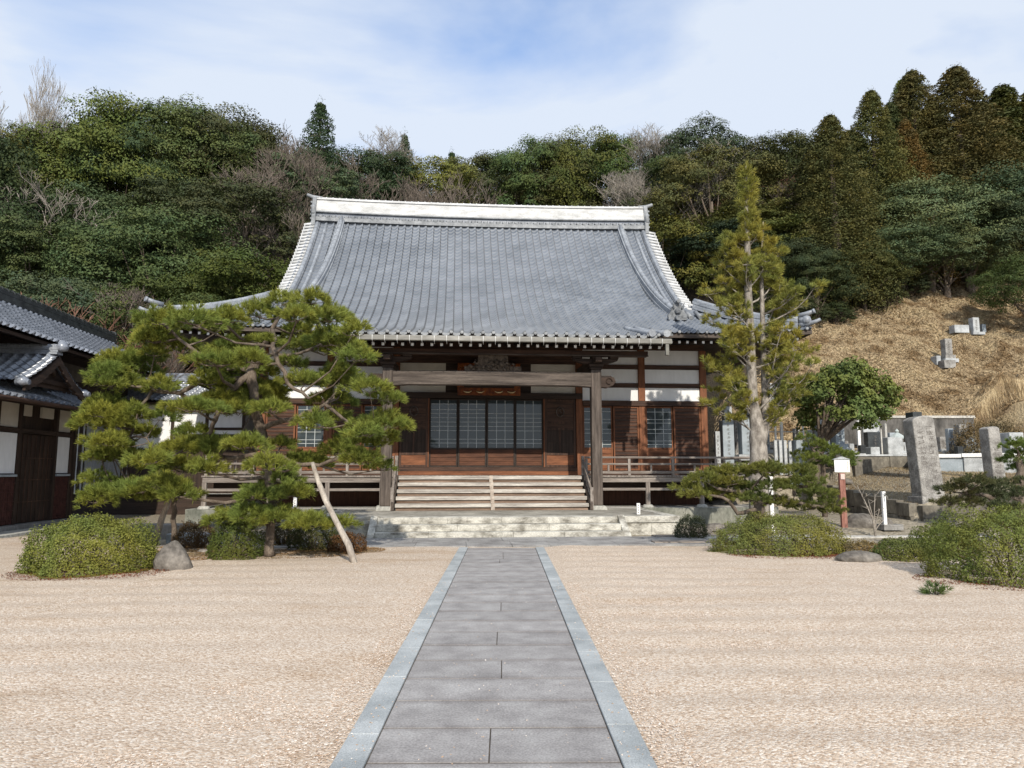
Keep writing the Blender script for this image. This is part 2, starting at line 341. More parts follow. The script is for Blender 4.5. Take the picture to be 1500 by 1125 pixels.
# loose pebbles thrown over the nearer gravel so that it has real relief
rg = np.random.default_rng(5)
def pebbles(n, x0, x1, y0, y1, s0, s1):
    oc = np.array([(1, 0, 0), (0, 1, 0), (-1, 0, 0), (0, -1, 0), (0, 0, 1)], float)
    fc = np.array([(0, 1, 4), (1, 2, 4), (2, 3, 4), (3, 0, 4)])
    y = y0+(y1-y0)*rg.random(n)**1.6; x = rg.uniform(x0, x1, n); ax = np.abs(x+.055); keep = (ax > .89) | (rg.random(n) < np.where(ax > .70, .06, .008)); x, y = x[keep], y[keep]; n = len(x); zb = np.where(np.abs(x+.055) > .875, .016, np.where(np.abs(x+.055) > .69, .045, .032))
    s = rg.uniform(s0, s1, n)[:, None, None]; an = rg.uniform(0, 6.28, n); el = rg.uniform(.6, 1.3, n)
    p = oc[None]*np.array([1, .7, .55])*s; p = p+rg.normal(0, .12, p.shape)*s
    p[..., 0] *= el[:, None]
    X = p[..., 0]*np.cos(an)[:, None]-p[..., 1]*np.sin(an)[:, None]; Y = p[..., 0]*np.sin(an)[:, None]+p[..., 1]*np.cos(an)[:, None]
    V = np.stack([X+x[:, None], Y+y[:, None], p[..., 2]+zb[:, None]], -1).reshape(-1, 3)
    F = (fc[None]+5*np.arange(n)[:, None, None]).reshape(-1, 3); return V, F
V, F = pebbles(170000, -6.5, 6.5, 2.6, 10.5, .0042, .0100)
mpb, Nn, L, P = newmat('pebble'); ge = Nn.new('ShaderNodeNewGeometry'); c1 = ramp(Nn, [(0, (.34, .23, .15)), (.4, (.51, .40, .31)), (.8, (.60, .50, .42)), (1, (.74, .69, .63))])
L.new(ge.outputs['Random Per Island'], c1.inputs[0]); L.new(c1.outputs[0], P.inputs['Base Color']); P.inputs['Roughness'].default_value = .85
tag(link('loose_gravel', np_mesh('loose_gravel', V, F, mpb)), 'loose beige pebbles lying over the raked gravel court', 'gravel', kind='stuff')

# paved path: slab rows, kerbs, and the cross pavement at its head
m_slab = mk('path_slab', (.245, .232, .226), (.355, .342, .332), 3.4, .85, .45, fine=70, c3=(.30, .285, .277), objvar=0, bdist=.006)
_N = m_slab.node_tree.nodes; _L = m_slab.node_tree.links
ge = _N.new('ShaderNodeNewGeometry'); q = _N.new('ShaderNodeMapRange'); q.inputs[3].default_value = .93; q.inputs[4].default_value = 1.07; _L.new(ge.outputs['Random Per Island'], q.inputs[0])
mu = _N.new('ShaderNodeMix'); mu.data_type = 'RGBA'; mu.blend_type = 'MULTIPLY'; mu.inputs[0].default_value = 1
P = _N['Principled BSDF']; src = P.inputs['Base Color'].links[0].from_socket; _L.new(src, mu.inputs[6]); _L.new(q.outputs[0], mu.inputs[7])
# dirt settled along the slab joints, ragged-edged and uneven
tcs = _N.new('ShaderNodeTexCoord'); sps = _N.new('ShaderNodeSeparateXYZ'); _L.new(tcs.outputs['Object'], sps.inputs[0])
nzs = _N.new('ShaderNodeTexNoise'); nzs.inputs['Scale'].default_value = 6; nzs.inputs['Detail'].default_value = 5; _L.new(tcs.outputs['Object'], nzs.inputs['Vector'])
def _m(op, a, b=None):
    k = _N.new('ShaderNodeMath'); k.operation = op
    for i_, v_ in enumerate((a, b)):
        if v_ is None: continue
        if isinstance(v_, (int, float)): k.inputs[i_].default_value = v_
        else: _L.new(v_, k.inputs[i_])
    return k.outputs[0]
fr = _m('FRACT', _m('DIVIDE', _m('ADD', sps.outputs['Y'], 1.2), .53)); dist = _m('ABSOLUTE', _m('SUBTRACT', fr, .5))
mrs = _N.new('ShaderNodeMapRange'); mrs.interpolation_type = 'SMOOTHSTEP'; mrs.inputs[1].default_value = .34; mrs.inputs[2].default_value = .50; mrs.inputs[3].default_value = 0; mrs.inputs[4].default_value = 1; _L.new(_m('ADD', dist, _m('MULTIPLY', _m('SUBTRACT', nzs.outputs[0], .5), .22)), mrs.inputs[0])
mud = _N.new('ShaderNodeMix'); mud.data_type = 'RGBA'; _L.new(_m('MULTIPLY', mrs.outputs[0], .34), mud.inputs[0]); _L.new(mu.outputs[2], mud.inputs[6]); mud.inputs[7].default_value = (.115, .095, .088, 1)
_L.new(mud.outputs[2], P.inputs['Base Color'])
rnd = random.Random(3)
pb = MB(); y = -1.2; row = 0
while y < 14.9:
    y1 = min(y+.53, 14.98)
    if rnd.random() < .5: cuts = [-.745, -.055+rnd.uniform(-.03, .05), .635]
    else: cuts = [-.745, .635]
    for a, b_ in zip(cuts[:-1], cuts[1:]):
        pb.box(a+.004, b_-.004, y+.009, y1-.009, -.03, .030+rnd.uniform(-.0015, .0015))
    y = y1; row += 1
tag(pb.build('paved_path', m_slab, bevel=.002), kind='structure')
jb = MB().box(-.9, .8, -1.2, 14.99, -.05, .0255); tag(jb.build('path_bed', mk('path_bed', (.05, .042, .035), (.12, .10, .08), 8, .95, .3)), kind='structure')
m_kerb = mk('kerb_granite', (.27, .29, .295), (.44, .46, .46), 1.8, .8, .2, fine=110)
kb = MB()
for xa, xb in ((-.925, -.748), (.638, .815)):
    y = -1.2
    while y < 14.95:
        y1 = min(y+(rnd.choice([.9, 1.2, 1.8]) if xa < 0 else rnd.choice([.45, .6, .9, 1.5])), 15.0)
        kb.box(xa, xb, y+.003, y1-.003, -.04, .043+rnd.uniform(-.001, .001)); y = y1
tag(kb.build('kerb_strip', m_kerb, bevel=.006), kind='structure')
# ================================================================ TEMPLE HALL
TO = (-0.078, 17.327, 0.0); TR = R(3.9)
T = empty('temple_hall', TO, TR, 'large wooden temple hall with grey tiled roof, white ridge and broad front stairs', 'temple')
def TW(x, y, z=0): return Vector((TO[0]+x*math.cos(TR)-y*math.sin(TR), TO[1]+x*math.sin(TR)+y*math.cos(TR), z))
# --- pavement across the head of the path, beside the stairs
m_pave = mk('cross_pavement', (.19, .18, .175), (.36, .35, .335), 1.5, .9, .3, fine=40)
pv = MB(); rnd = random.Random(8)
for row_y in ((-1.95, -1.0), (-.995, -.03)):
    x = -5.6
    while x < 4.7:
        x1 = min(x+rnd.uniform(.7, 1.3), 4.7); pv.box(x+.003, x1-.003, row_y[0]+.003, row_y[1]-.003, -.05, .034+rnd.uniform(-.002, .002)); x = x1
o = pv.build('cross_pavement', m_pave, bevel=.004, loc=TO, rz=TR); tag(o, kind='structure')
pv = MB(); x = 4.72
while x < 13.8:
    x1 = x+1.2; pv.box(x+.003, x1-.003, -.75, -.1, -.05, .05); x = x1
o = pv.build('garden_path', M['concrete_pale'], bevel=.005, loc=TO, rz=TR); tag(o, kind='structure')

# --- stone platform with three steps
def stones(mb, x0, x1, y0, y1, z0, z1, L0, L1):
    x = x0
    while x < x1-.01:
        xe = min(x+rnd.uniform(L0, L1), x1)
        if x1-xe < .4: xe = x1
        mb.box(x+.002, xe-.002, y0, y1, z0, z1); x = xe
st = empty('stone_steps', (0, 0, 0)); st.parent = T
for i in range(3):
    s_ = MB(); stones(s_, -2.98, 2.98, .36*i, .36*i+.42, (.152*i if i else -.05), .152*(i+1)-.002, 1.1, 2.3); s_.build('step', M['step_stone'], st, .008)
for sx in (-1, 1):
    s_ = MB(); q = [(-.06, -.03), (.10, .10), (.78, .50), (.78, -.03)]
    s_.prism([(y, z) for y, z in q], sx*3.07-.085, sx*3.07+.085, 'x'); s_.build('cheek_stone', M['step_stone'], st, .008)
pf = MB()
stones(pf, -4.55, -3.17, .80, 1.25, .30, .462, .7, 1.4); stones(pf, 3.17, 4.60, .80, 1.25, .30, .462, 1.2, 1.5)
stones(pf, -2.98, 2.98, .78+.01, 1.25, .30, .456, 1.5, 2.5)
stones(pf, -4.52, -3.17, .84, 1.2, -.05, .297, .6, .9); stones(pf, 3.17, 4.56, .84, 1.2, -.05, .297, .7, 1.0)
pf.box(4.3, 4.6, 1.253, 4.6, .30, .462); pf.box(4.3, 4.56, 1.253, 4.6, -.05, .297); pf.box(-4.55, -4.3, 1.253, 4.6, .30, .462); pf.box(-4.52, -4.3, 1.253, 4.6, -.05, .297)
pf.build('platform_edge', M['step_stone'], T, .006)
MB().box(-4.295, 4.295, 1.253, 4.7, -.05, .452).build('platform_floor', mk('platform_floor', (.20, .185, .155), (.40, .375, .32), 1.2, .9, .2), T)
tb = MB(); tb.box(-8.8, 8.8, 4.75, 18, -.1, .445)
tb.build('earth_terrace', M['concrete_pale'], T)
te = MB(); stones(te, -8.9, -4.6, 4.50, 4.74, -.05, .47, .7, 1.4); te.box(-9.0, -8.81, 4.75, 18, -.05, .47); te.build('terrace_edge', M['ditch_stone'], T, .006)
te = MB(); stones(te, 4.62, 8.9, 4.50, 4.74, -.05, .47, .7, 1.4); te.box(8.81, 9.0, 4.75, 18, -.05, .47); te.build('terrace_edge', M['ditch_stone'], T, .006)

# --- wooden stairs
ws = empty('wooden_stairs', (0, 0, 0)); ws.parent = T
SY = 3.78
for i in range(5):
    s_ = MB(); z = .455+.197*(i+1); y = SY+.29*i
    s_.box(-2.82, 2.82, y-.03, y+.30, z-.105, z); s_.build('step', M['pale_x'], ws, .008)
    s_ = MB(); s_.box(-2.80, 2.80, y+.03, y+.055, z-.197 if i else .456, z-.107); s_.build('riser', mk('riser_wood', (.12, .075, .05), (.28, .20, .15), 5, .8, .2, (.18, 1.5, 2.6)), ws)
s_ = MB(); 
for i in range(5):
    z = .455+.197*(i+1); y = SY+.29*i; s_.box(-.055, .055, y-.045, y-.028, z-.19, z+.004); s_.box(-.055, .055, y-.045, y+.25, z+.001, z+.012)
s_.build('centre_strip', mk('worn_wood', (.30, .245, .20), (.50, .44, .375), 6, .8, .2), ws)
for sx in (-1, 1):
    s_ = MB(); s_.prism([(SY-.12, .46), (SY+.1, .46), (5.2, 1.2), (5.2, 1.46), (5.05, 1.46), (SY-.12, .70)], sx*2.88-.04, sx*2.88+.04, 'x'); s_.build('stringer', M['grey_y'], ws, .005)
    s_ = MB()  # stair railing
    s_.tube([(sx*2.9, SY-.05, 1.02), (sx*2.9, SY+.4, 1.30), (sx*2.9, SY+1.0, 1.75), (sx*2.9, SY+1.35, 1.92)], .038, 8)
    s_.box(sx*2.9-.045, sx*2.9+.045, SY-.1, SY-.01, .46, 1.12); s_.box(sx*2.9-.045, sx*2.9+.045, 5.10, 5.19, 1.44, 2.06)
    s_.tube([(sx*2.9, SY, .80), (sx*2.9, SY+1.3, 1.68)], .028, 8)
    for k in range(1, 4): s_.box(sx*2.9-.025, sx*2.9+.025, SY+.33*k, SY+.33*k+.05, .62+.22*k, 1.08+.21*k)
    s_.build('stair_railing', M['rail_y'], T, .003)

# --- veranda
VZ = 1.45
v_ = MB(); x = -8.75
while x < 8.74:
    x1 = min(x+.22, 8.75); v_.box(x+.002, x1-.002, 5.2, 6.86, VZ-.045, VZ+rnd.uniform(-.002, .002)); x = x1
for yy in range(30):
    y0_ = 6.87+.36*yy; 
    if y0_ > 17: break
    v_.box(7.55, 8.75, y0_, y0_+.355, VZ-.045, VZ); v_.box(-8.75, -7.55, y0_, y0_+.355, VZ-.045, VZ)
v_.build('veranda_floor', M['rail_y'], T)
v_ = MB(); v_.box(-8.72, -2.95, 5.24, 5.36, VZ-.21, VZ-.048); v_.box(2.95, 8.72, 5.24, 5.36, VZ-.21, VZ-.048); v_.box(-2.93, 2.93, 5.24, 5.36, VZ-.21, VZ-.048)
v_.box(8.60, 8.72, 5.37, 17, VZ-.21, VZ-.048); v_.box(-8.72, -8.60, 5.37, 17, VZ-.21, VZ-.048)
v_.box(2.96, 8.6, 5.27, 5.33, .98, 1.06); v_.box(-8.6, -2.96, 5.27, 5.33, .98, 1.06)
v_.build('veranda_beam', M['rail_x'], T, .005)
vp = []
for x in (3.35, 5.0, 6.75, 8.66):
    for s in (-1, 1):
        b_ = MB(); b_.box(-.065, .065, -.065, .065, .53, VZ-.212); o = b_.build('veranda_post', M['rail_z'], T, .006, loc=(s*x, 5.30, 0))
        b_ = MB(); b_.lathe((0, 0, .43), [(.19, 0), (.18, .06), (.13, .11)], 10); b_.build('footing_stone', M['terrace_stone'], o)
# railing of the veranda (front right, front left, sides)
def railing(name, p0, p1, nsp):
    p0, p1 = Vector(p0), Vector(p1); d = (p1-p0); Ln = d.length; a = math.atan2(d.y, d.x)
    e = empty(name, p0, a); e.parent = T
    b_ = MB(); b_.box(0, Ln, -.045, .045, .54, .60); b_.build('top_rail', M['rail_x'], e, .008)
    b_ = MB(); b_.box(0, Ln, -.03, .03, .33, .39); b_.build('middle_rail', M['rail_x'], e, .005)
    b_ = MB(); b_.box(0, Ln, -.045, .045, .06, .14); b_.build('bottom_rail', M['rail_x'], e, .005)
    for i in range(nsp+1):
        x = min(max(i*Ln/nsp, .04), Ln-.04)
        b_ = MB(); b_.box(x-.042, x+.042, -.04, .04, 0, .53); b_.build('baluster', M['rail_z'], e, .004)
        if i < nsp:
            b_ = MB(); b_.box(x+Ln/nsp/2-.03, x+Ln/nsp/2+.03, -.028, .028, .141, .329); b_.build('strut', M['rail_z'], e, .003)
railing('veranda_railing', (3.0, 5.32, VZ), (8.68, 5.32, VZ), 4); railing('veranda_railing', (-8.68, 5.32, VZ), (-3.0, 5.32, VZ), 4)
railing('veranda_railing', (8.66, 5.4, VZ), (8.66, 14, VZ), 6); railing('veranda_railing', (-8.66, 5.4, VZ), (-8.66, 14, VZ), 6)
# dark under-floor skirting
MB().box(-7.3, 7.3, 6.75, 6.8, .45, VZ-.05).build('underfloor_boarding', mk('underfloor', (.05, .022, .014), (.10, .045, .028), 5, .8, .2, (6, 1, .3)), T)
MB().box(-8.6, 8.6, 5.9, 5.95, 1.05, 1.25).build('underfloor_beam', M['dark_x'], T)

# --- main walls
WY = 6.9
cols = (-7.45, -5.28, -3.1, 3.1, 5.28, 7.45)
for x in cols:
    b_ = MB(); b_.box(-.115, .115, -.115, .115, VZ, 5.75); b_.build('column', M['red_z'], T, .012, loc=(x, WY, 0))
for x in (-7.45, 7.45):
    for y in (9.3, 11.7, 14.1, 16.5):
        b_ = MB(); b_.box(-.115, .115, -.115, .115, VZ, 5.75); b_.build('column', M['red_z'], T, .012, loc=(x, y, 0))
bays = [(cols[i]+.117, cols[i+1]-.117) for i in range(5)]
for i, (a, b_) in enumerate(bays):
    if i == 2: continue
    for (z0, z1) in ((3.985, 4.44), (4.60, 5.08), (5.24, 5.75)):
        MB().box(a, b_, WY-.02, WY+.03, z0, z1).build('plaster_panel', M['plaster'], T)
    for (z0, z1, ww) in ((4.445, 4.595, .075), (5.085, 5.235, .085)):
        MB().box(a+.001, b_-.001, WY-ww, WY+.06, z0, z1).build('tie_beam', M['brown_x'], T, .006)
for (a, b_) in ((-7.56, -3.22), (3.22, 7.56)):
    MB().box(a, b_, WY-.16, WY-.118, 3.80, 3.98).build('lintel', M['brown_x'], T, .006)
    MB().box(a, b_, WY-.16, WY-.118, VZ+.001, VZ+.15).build('ground_sill', M['brown_x'], T, .006)
# centre: transom panels, frieze with carving
for (a, b_) in ((-2.98, -1.45), (1.45, 2.98)):
    MB().box(a, b_, WY-.02, WY+.03, 4.22, 5.22).build('transom_panel', M['plaster_cream'], T)
MB().box(-2.98, 2.98, WY-.09, WY+.06, 5.225, 5.75).build('tie_beam', M['brown_x'], T, .006)
MB().box(-3.2, 3.2, WY-.17, WY-.118, 4.02, 4.215).build('lintel', M['dark_x'], T, .006)
MB().box(-1.45, 1.45, WY-.02, WY+.05, 4.22, 5.22).build('backing_panel', M['dark_x'], T)
# name tablet in gold and orange behind the rainbow beam, with scrolled edge
m_or = mk('gilt_orange', (.08, .02, .006), (.27, .075, .012), 9, .55, .3, c3=(.16, .04, .008)); m_goldw = mk('gilt_cream', (.55, .40, .20), (.75, .62, .38), 12, .5, .1)
g = empty('name_tablet', (0, WY-.42, 4.62)); g.parent = T
b_ = MB(); b_.box(-1.02, 1.02, -.03, .03, -.52, .56); b_.build('board', M['dark_x'], g)
b_ = MB()
for sx in (-1, 1):
    for k in range(6):
        b_.tube([(sx*(.35+.11*k), -.05, .40-.02*k), (sx*(.42+.11*k), -.07, .46-.02*k), (sx*(.48+.11*k), -.05, .40-.03*k)], .028, 6)
b_.box(-1.05, 1.05, -.06, -.031, -.53, -.28); b_.box(-1.06, -.84, -.06, -.031, -.27, .40); b_.box(.84, 1.06, -.06, -.031, -.27, .40); b_.box(-1.05, -.45, -.06, -.031, .41, .55); b_.box(.45, 1.05, -.06, -.031, .41, .55)
b_.build('scrolled_frame', m_or, g, .01)
b_ = MB()
for x in (-.72, -.30, .32, .74):
    b_.tube([(x-.13, -.08, -.40), (x-.04, -.09, -.435), (x+.06, -.09, -.435), (x+.14, -.08, -.39)], [.012, .022, .022, .010], 6)
b_.build('gilt_cloud', m_goldw, g)
# the big carved figure above the beam centre
b_ = MB(); rr = random.Random(2)
for k in range(34):
    a = rr.uniform(0, math.pi); r0 = rr.uniform(.05, .5); cx, cz = r0*math.cos(a)*1.5, r0*math.sin(a)*.62
    pts = [(cx+.09*math.cos(q*1.3+k)*(1-q*.15), 3.90+rr.uniform(-.05, .05), 4.62+cz*.85+.07*math.sin(q*1.3+k)*(1-q*.15)) for q in range(5)]
    b_.tube(pts, [.05, .045, .035, .028, .012], 6)
b_.box(-.45, .45, 3.90, 4.0, 4.56, 5.04); b_.box(-.85, -.46, 3.91, 3.99, 4.55, 4.70); b_.box(.46, .85, 3.91, 3.99, 4.55, 4.70)
b_.build('carved_panel', mk('carving_wood', (.05, .035, .025), (.15, .115, .085), 9, .8, .4), T)

# --- doors
m_glass, Nn, L, P = newmat('window_glass'); P.inputs['Base Color'].default_value = (.045, .056, .060, 1); P.inputs['Roughness'].default_value = .03; P.inputs['IOR'].default_value = 1.5
tcg = Nn.new('ShaderNodeTexCoord'); ng = Nn.new('ShaderNodeTexNoise'); ng.inputs['Scale'].default_value = .8; L.new(tcg.outputs['Object'], ng.inputs['Vector'])
bb = Nn.new('ShaderNodeBump'); bb.inputs['Strength'].default_value = .05; bb.inputs['Distance'].default_value = .05; L.new(ng.outputs[0], bb.inputs['Height']); L.new(bb.outputs[0], P.inputs['Normal'])
m_bar = mk('lattice_bar', (.50, .53, .52), (.58, .61, .60), 5, .6, 0, fa=.02)
m_ink = mk('dark_frame', (.02, .014, .01), (.045, .03, .022), 5, .6, .1)
def glazed_door(x0, x1, y, z0, z1, zg, nv, rows, name='lattice_door', wood='brown_x'):
    e = empty(name, (x0, y, z0)); e.parent = T; wd = x1-x0; h = z1-z0; zg -= z0
    f = MB(); f.box(0, .045, -.02, .02, 0, h); f.box(wd-.045, wd, -.02, .02, 0, h); f.box(.046, wd-.046, -.019, .019, h-.05, h); f.box(.046, wd-.046, -.019, .019, zg-.05, zg); f.box(.046, wd-.046, -.019, .019, 0, .05)
    f.build('frame', m_ink if wood == 'brown_x' else M['red_z'], e, .003)
    f = MB(); n_ = 4; hh = (zg-.1)/n_
    for k in range(n_): f.box(.047, wd-.047, -.010, .008, .051+hh*k+.004, .051+hh*(k+1)-.004)
    f.build('wood_panel', M['redb_x'] if wood == 'brown_x' else M[wood], e, .004)
    f = MB(); f.box(.047, wd-.047, .0, .006, zg+.001, h-.051); f.build('pane', m_glass, e)
    f = MB()
    for k in range(1, nv+1): x = .046+(wd-.092)*k/(nv+1); f.box(x-.0075, x+.0075, -.013, -.003, zg, h-.05)
    for r_ in rows: z = zg+(h-.05-zg)*r_; f.box(.046, wd-.046, -.016, -.0135, z-.0065, z+.0065)
    f.build('glazing_bars', m_bar, e)
rows_c = [.10, .18, .36, .45, .54, .63, .72, .80, .92]
D0, D1 = -1.98, 1.86; dw = (D1-D0)/4
for k in range(4):
    glazed_door(D0+dw*k+.006, D0+dw*(k+1)-.006, WY-.02-.045*(k in (1, 2)), 1.72, 4.01, 2.36, 2, rows_c[::1] if k < 2 else rows_c[:7])
MB().box(-3.0, 3.0, WY-.16, WY+.1, VZ+.002, 1.58).build('threshold', M['red_x'], T, .01)
MB().box(-3.0, 3.0, WY-.12, WY+.1, 1.583, 1.715).build('threshold', M['brown_x'], T, .01)
def panel_door(x0, x1, flip):
    e = empty('panelled_door', (x0, WY-.10, 1.72)); e.parent = T; wd = x1-x0; h = 2.29
    f = MB(); zs = [0, .42, 1.05, 1.13, 1.42, 2.29]
    f.box(0, .07, -.03, .03, 0, h); f.box(wd-.07, wd, -.03, .03, 0, h)
    for z in (0, .40, 1.25, 1.46, h-.07): f.box(.071, wd-.071, -.028, .028, z, z+.07)
    f.box(wd/2-.03, wd/2+.03, -.027, .027, .471, 1.249)
    f.build('frame', M['brown_z'], e, .005)
    f = MB(); f.box(.071, wd-.071, -.005, .01, .071, .399); f.build('kick_panel', M['red_x'], e)
    f = MB(); f.box(.071, wd/2-.031, -.005, .01, .471, .85); f.box(wd/2+.031, wd-.071, -.005, .01, .471, .85); f.box(.071, wd/2-.031, -.005, .01, .88, 1.249); f.box(wd/2+.031, wd-.071, -.005, .01, .88, 1.249)
    f.box(.071, wd/2-.031, -.02, .012, .851, .879); f.box(wd/2+.031, wd-.071, -.02, .012, .851, .879)
    f.build('field_panel', M['dark_z'], e)
    f = MB(); f.box(.071, wd-.071, -.005, .01, 1.531, h-.071); f.box(.071, wd-.071, -.012, .012, 1.321, 1.459); f.build('upper_panel', M['brown_x'], e)
    f = MB(); f.tube([(wd/2+.13*math.cos(a), -.03, 1.86+.16*math.sin(a)) for a in np.linspace(0, 2*math.pi, 17)], .022, 6)
    f.tube([(wd/2-.04, -.02, 1.76), (wd/2+.05, -.03, 1.84), (wd/2-.03, -.03, 1.90), (wd/2+.04, -.02, 1.98)], .022, 6)
    f.build('carved_crest', M['grey_x'], e)
panel_door(-2.96, -2.02, 0); panel_door(1.90, 2.96, 1)
for x in (-2.0, 1.88): MB().box(x-.018, x+.018, WY-.14, WY+.05, 1.72, 4.01).build('jamb', M['red_z'], T)
# side bays: glazed lattice window + louvred wooden shutter
def louvre(x0, x1, z0=VZ+.16, z1=3.79):
    e = empty('louvred_shutter', (x0, WY-.07, z0)); e.parent = T; wd = x1-x0; h = z1-z0
    f = MB(); f.box(0, .055, -.03, .03, 0, h); f.box(wd-.055, wd, -.03, .03, 0, h); f.box(.056, wd-.056, -.028, .028, 0, .06); f.box(.056, wd-.056, -.028, .028, h-.06, h); f.build('frame', M['red_z'], e, .004)
    f = MB(); f.box(.056, wd-.056, .0, .012, .061, h-.061); f.build('backboard', M['brown_x'], e)
    f = MB(); z = .14
    while z < h-.1: f.box(.056, wd-.056, -.022, -.001, z, z+.028); z += .125
    f.build('slats', M['redb_x'], e)
rows_s = [.08, .17, .36, .46, .62, .71, .90]
for i, (a, b_) in enumerate(bays):
    if i == 2: continue
    mid = (a+b_)/2
    if i in (3, 4):
        glazed_door(a+.01, mid-.02 if i == 4 else mid+.05, WY-.03, VZ+.16, 3.79, 2.38, 2, rows_s, 'lattice_window', 'red_x'); louvre(mid+(.0 if i == 4 else .07), b_-.01)
    else:
        glazed_door(mid+.02, b_-.01, WY-.03, VZ+.16, 3.79, 2.38, 2, rows_s, 'lattice_window', 'red_x'); louvre(a+.01, mid)
# interior darkness: a back wall and floor inside, and the side and back walls
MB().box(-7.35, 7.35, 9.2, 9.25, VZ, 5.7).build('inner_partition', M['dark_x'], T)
for sx in (-1, 1):
    for k in range(4):
        ya, yb = 6.9+2.4*k+.12, 6.9+2.4*(k+1)-.12
        MB().box(sx*7.45-.03, sx*7.45+.03, ya, yb, 3.98, 5.75).build('plaster_panel', M['plaster'], T)
        MB().box(sx*7.45-.03, sx*7.45+.03, ya, yb, VZ, 3.79).build('side_boarding', M['brown_z'], T)
        MB().box(sx*7.45-.05, sx*7.45+.05, ya, yb, 3.80, 3.975).build('tie_beam', M['brown_y'], T)
MB().box(-7.5, 7.5, 18.9, 19, .45, 5.75).build('back_wall', M['plaster'], T)
MB().box(-7.5, 7.5, 6.80, 7.05, 5.752, 5.95).build('wall_plate', M['brown_x'], T)
MB().box(-7.3, 7.3, 7.1, 18.8, 5.6, 5.65).build('ceiling', M['dark_x'], T)

# --- entrance canopy: posts, rainbow beam, brackets
for x in (-3.1, 3.1):
    b_ = MB(); b_.box(-.155, .155, -.155, .155, .58, 4.62); o = b_.build('canopy_post', M['grey_z'], T, .03, loc=(x, 3.95, 0))
    b_ = MB(); b_.prism([(-.26, .455), (.26, .455), (.25, .53), (.19, .58), (-.19, .58), (-.25, .53)], -.25, .25); b_.build('footing_stone', M['terrace_stone'], o, .01)
    b_ = MB(); b_.box(-.18, .18, -.18, .18, 4.62, 4.70); b_.box(-.22, .22, -.22, .22, 4.70, 4.80)
    b_.prism([(-.34, 4.80), (.34, 4.80), (.66, 4.90), (.70, 4.96), (-.70, 4.96), (-.66, 4.90)], -.11, .11); b_.box(-.10, .10, -.6, .6, 4.80, 4.95)
    for q in (-.56, 0, .56): b_.box(q-.14, q+.14, -.14, .14, 4.962, 5.04)
    b_.build('bracket', M['dark_x'], o, .02)
b_ = MB()  # kouryo beam, cambered with a tapered nose each side
prof = [(-3.0, 4.09), (-2.5, 4.12), (0, 4.13), (2.5, 4.12), (3.0, 4.09), (3.0, 4.53), (1.5, 4.545), (0, 4.55), (-1.5, 4.545), (-3.0, 4.53)]
b_.prism(prof, 3.82, 4.08)
b_.build('rainbow_beam', M['grey_x'], T, .02)
for sx in (-1, 1):
    b_ = MB(); q = [(3.2, 4.10), (3.45, 4.08), (3.62, 4.15), (3.70, 4.26), (3.66, 4.38), (3.55, 4.44), (3.2, 4.44)]
    q = [(sx*x, z) for x, z in q]; b_.prism(q if sx > 0 else q[::-1], 3.84, 4.06); b_.tube([(sx*(3.5+.09*math.cos(a)), 3.82, 4.28+.09*math.sin(a)) for a in np.linspace(0, 5, 12)], .02, 6)
    b_.build('beam_nose', M['dark_x'], T, .02)
    b_ = MB(); b_.prism([(4.06, 4.45), (6.75, 4.70), (6.75, 5.05), (5.4, 5.02), (4.06, 4.80)], sx*3.1-.09, sx*3.1+.09, 'x'); b_.build('tie_beam', M['dark_y'], T, .01)
MB().box(-4.7, 4.7, 3.80, 4.10, 5.045, 5.20).build('eave_purlin', M['brown_x'], T, .01)
MB().box(-4.7, 4.7, 3.76, 3.798, 5.03, 5.06).build('purlin_trim', M['grey_x'], T)

# --- roof surfaces
YE, YR, ZE, XE, XG, YG = 4.6, 12.9, 5.93, 10.4, 7.35, 7.75
ZR = 12.25; A_ = .33; B_ = (ZR-ZE-A_*(YR-YE))/(YR-YE)**2
KX, KY = 5.05, 2.8
def rz_(t): return ZE+A_*t+B_*t*t if t >= 0 else ZE+(.28*t+.012*t*t)
def lift(x, t):
    u_ = max(0, (abs(x)-6.0)/(XE-6.0)); return .20*u_**2.6*max(0, 1-t/3.6)
P_ = .30; CN = 10
def wave(u):
    u = u % 1.0
    return (-.034*math.sin(math.pi*u/.62) if u < .62 else .068*math.sin(math.pi/2*min(1, (u-.62)/.26)) if u < .95 else .01)
wv = np.array([wave(k/CN) for k in range(CN)])
def slope_mesh(name, x0, x1, t0, t1, inside, zf, mat, place):
    """tile field: columns of S-tiles along x, overlapping courses along t; place(x, t, z) -> local xyz"""
    nx = int(round((x1-x0)/P_*CN))+1; X = x0+np.arange(nx)*P_/CN; W = wv[np.arange(nx) % CN]
    ts = [t0]; 
    while ts[-1] < t1-1e-6:
        t = ts[-1]; sl = (zf(0, t+.1)-zf(0, t))/.1; ts.append(min(t+.265/math.sqrt(1+sl*sl), t1))
    V = []; rows = 0
    for a, b_ in zip(ts[:-1], ts[1:]):
        for t, ex in ((a, .046), (a+.35*(b_-a), .029), (b_, .002)):
            jit = .0
            for i in range(nx): V.append(place(X[i], t, zf(X[i], t)+W[i]+ex))
            rows += 1
    F = []
    for j in range(rows-1):
        t = ts[j//3]
        for i in range(nx-1):
            if inside((X[i]+X[i+1])/2, t+.1): F.append((j*nx+i, j*nx+i+1, (j+1)*nx+i+1, (j+1)*nx+i))
    me = np_mesh(name, V, F, mat, True); 
    # sharp course steps: every riser face flat
    nf = np.array([f[0]//nx % 3 != 2 for f in F]); me.polygons.foreach_set('use_smooth', nf)
    return link(name, me, T)
def in_front(x, t):
    if t < 0: return abs(x) < KX
    y = YE+t
    return abs(x) < (XE-(XE-XG)*t/(YG-YE) if y < YG else XG)
zf = lambda x, t: rz_(t)+lift(x, t)
n0 = -35*P_
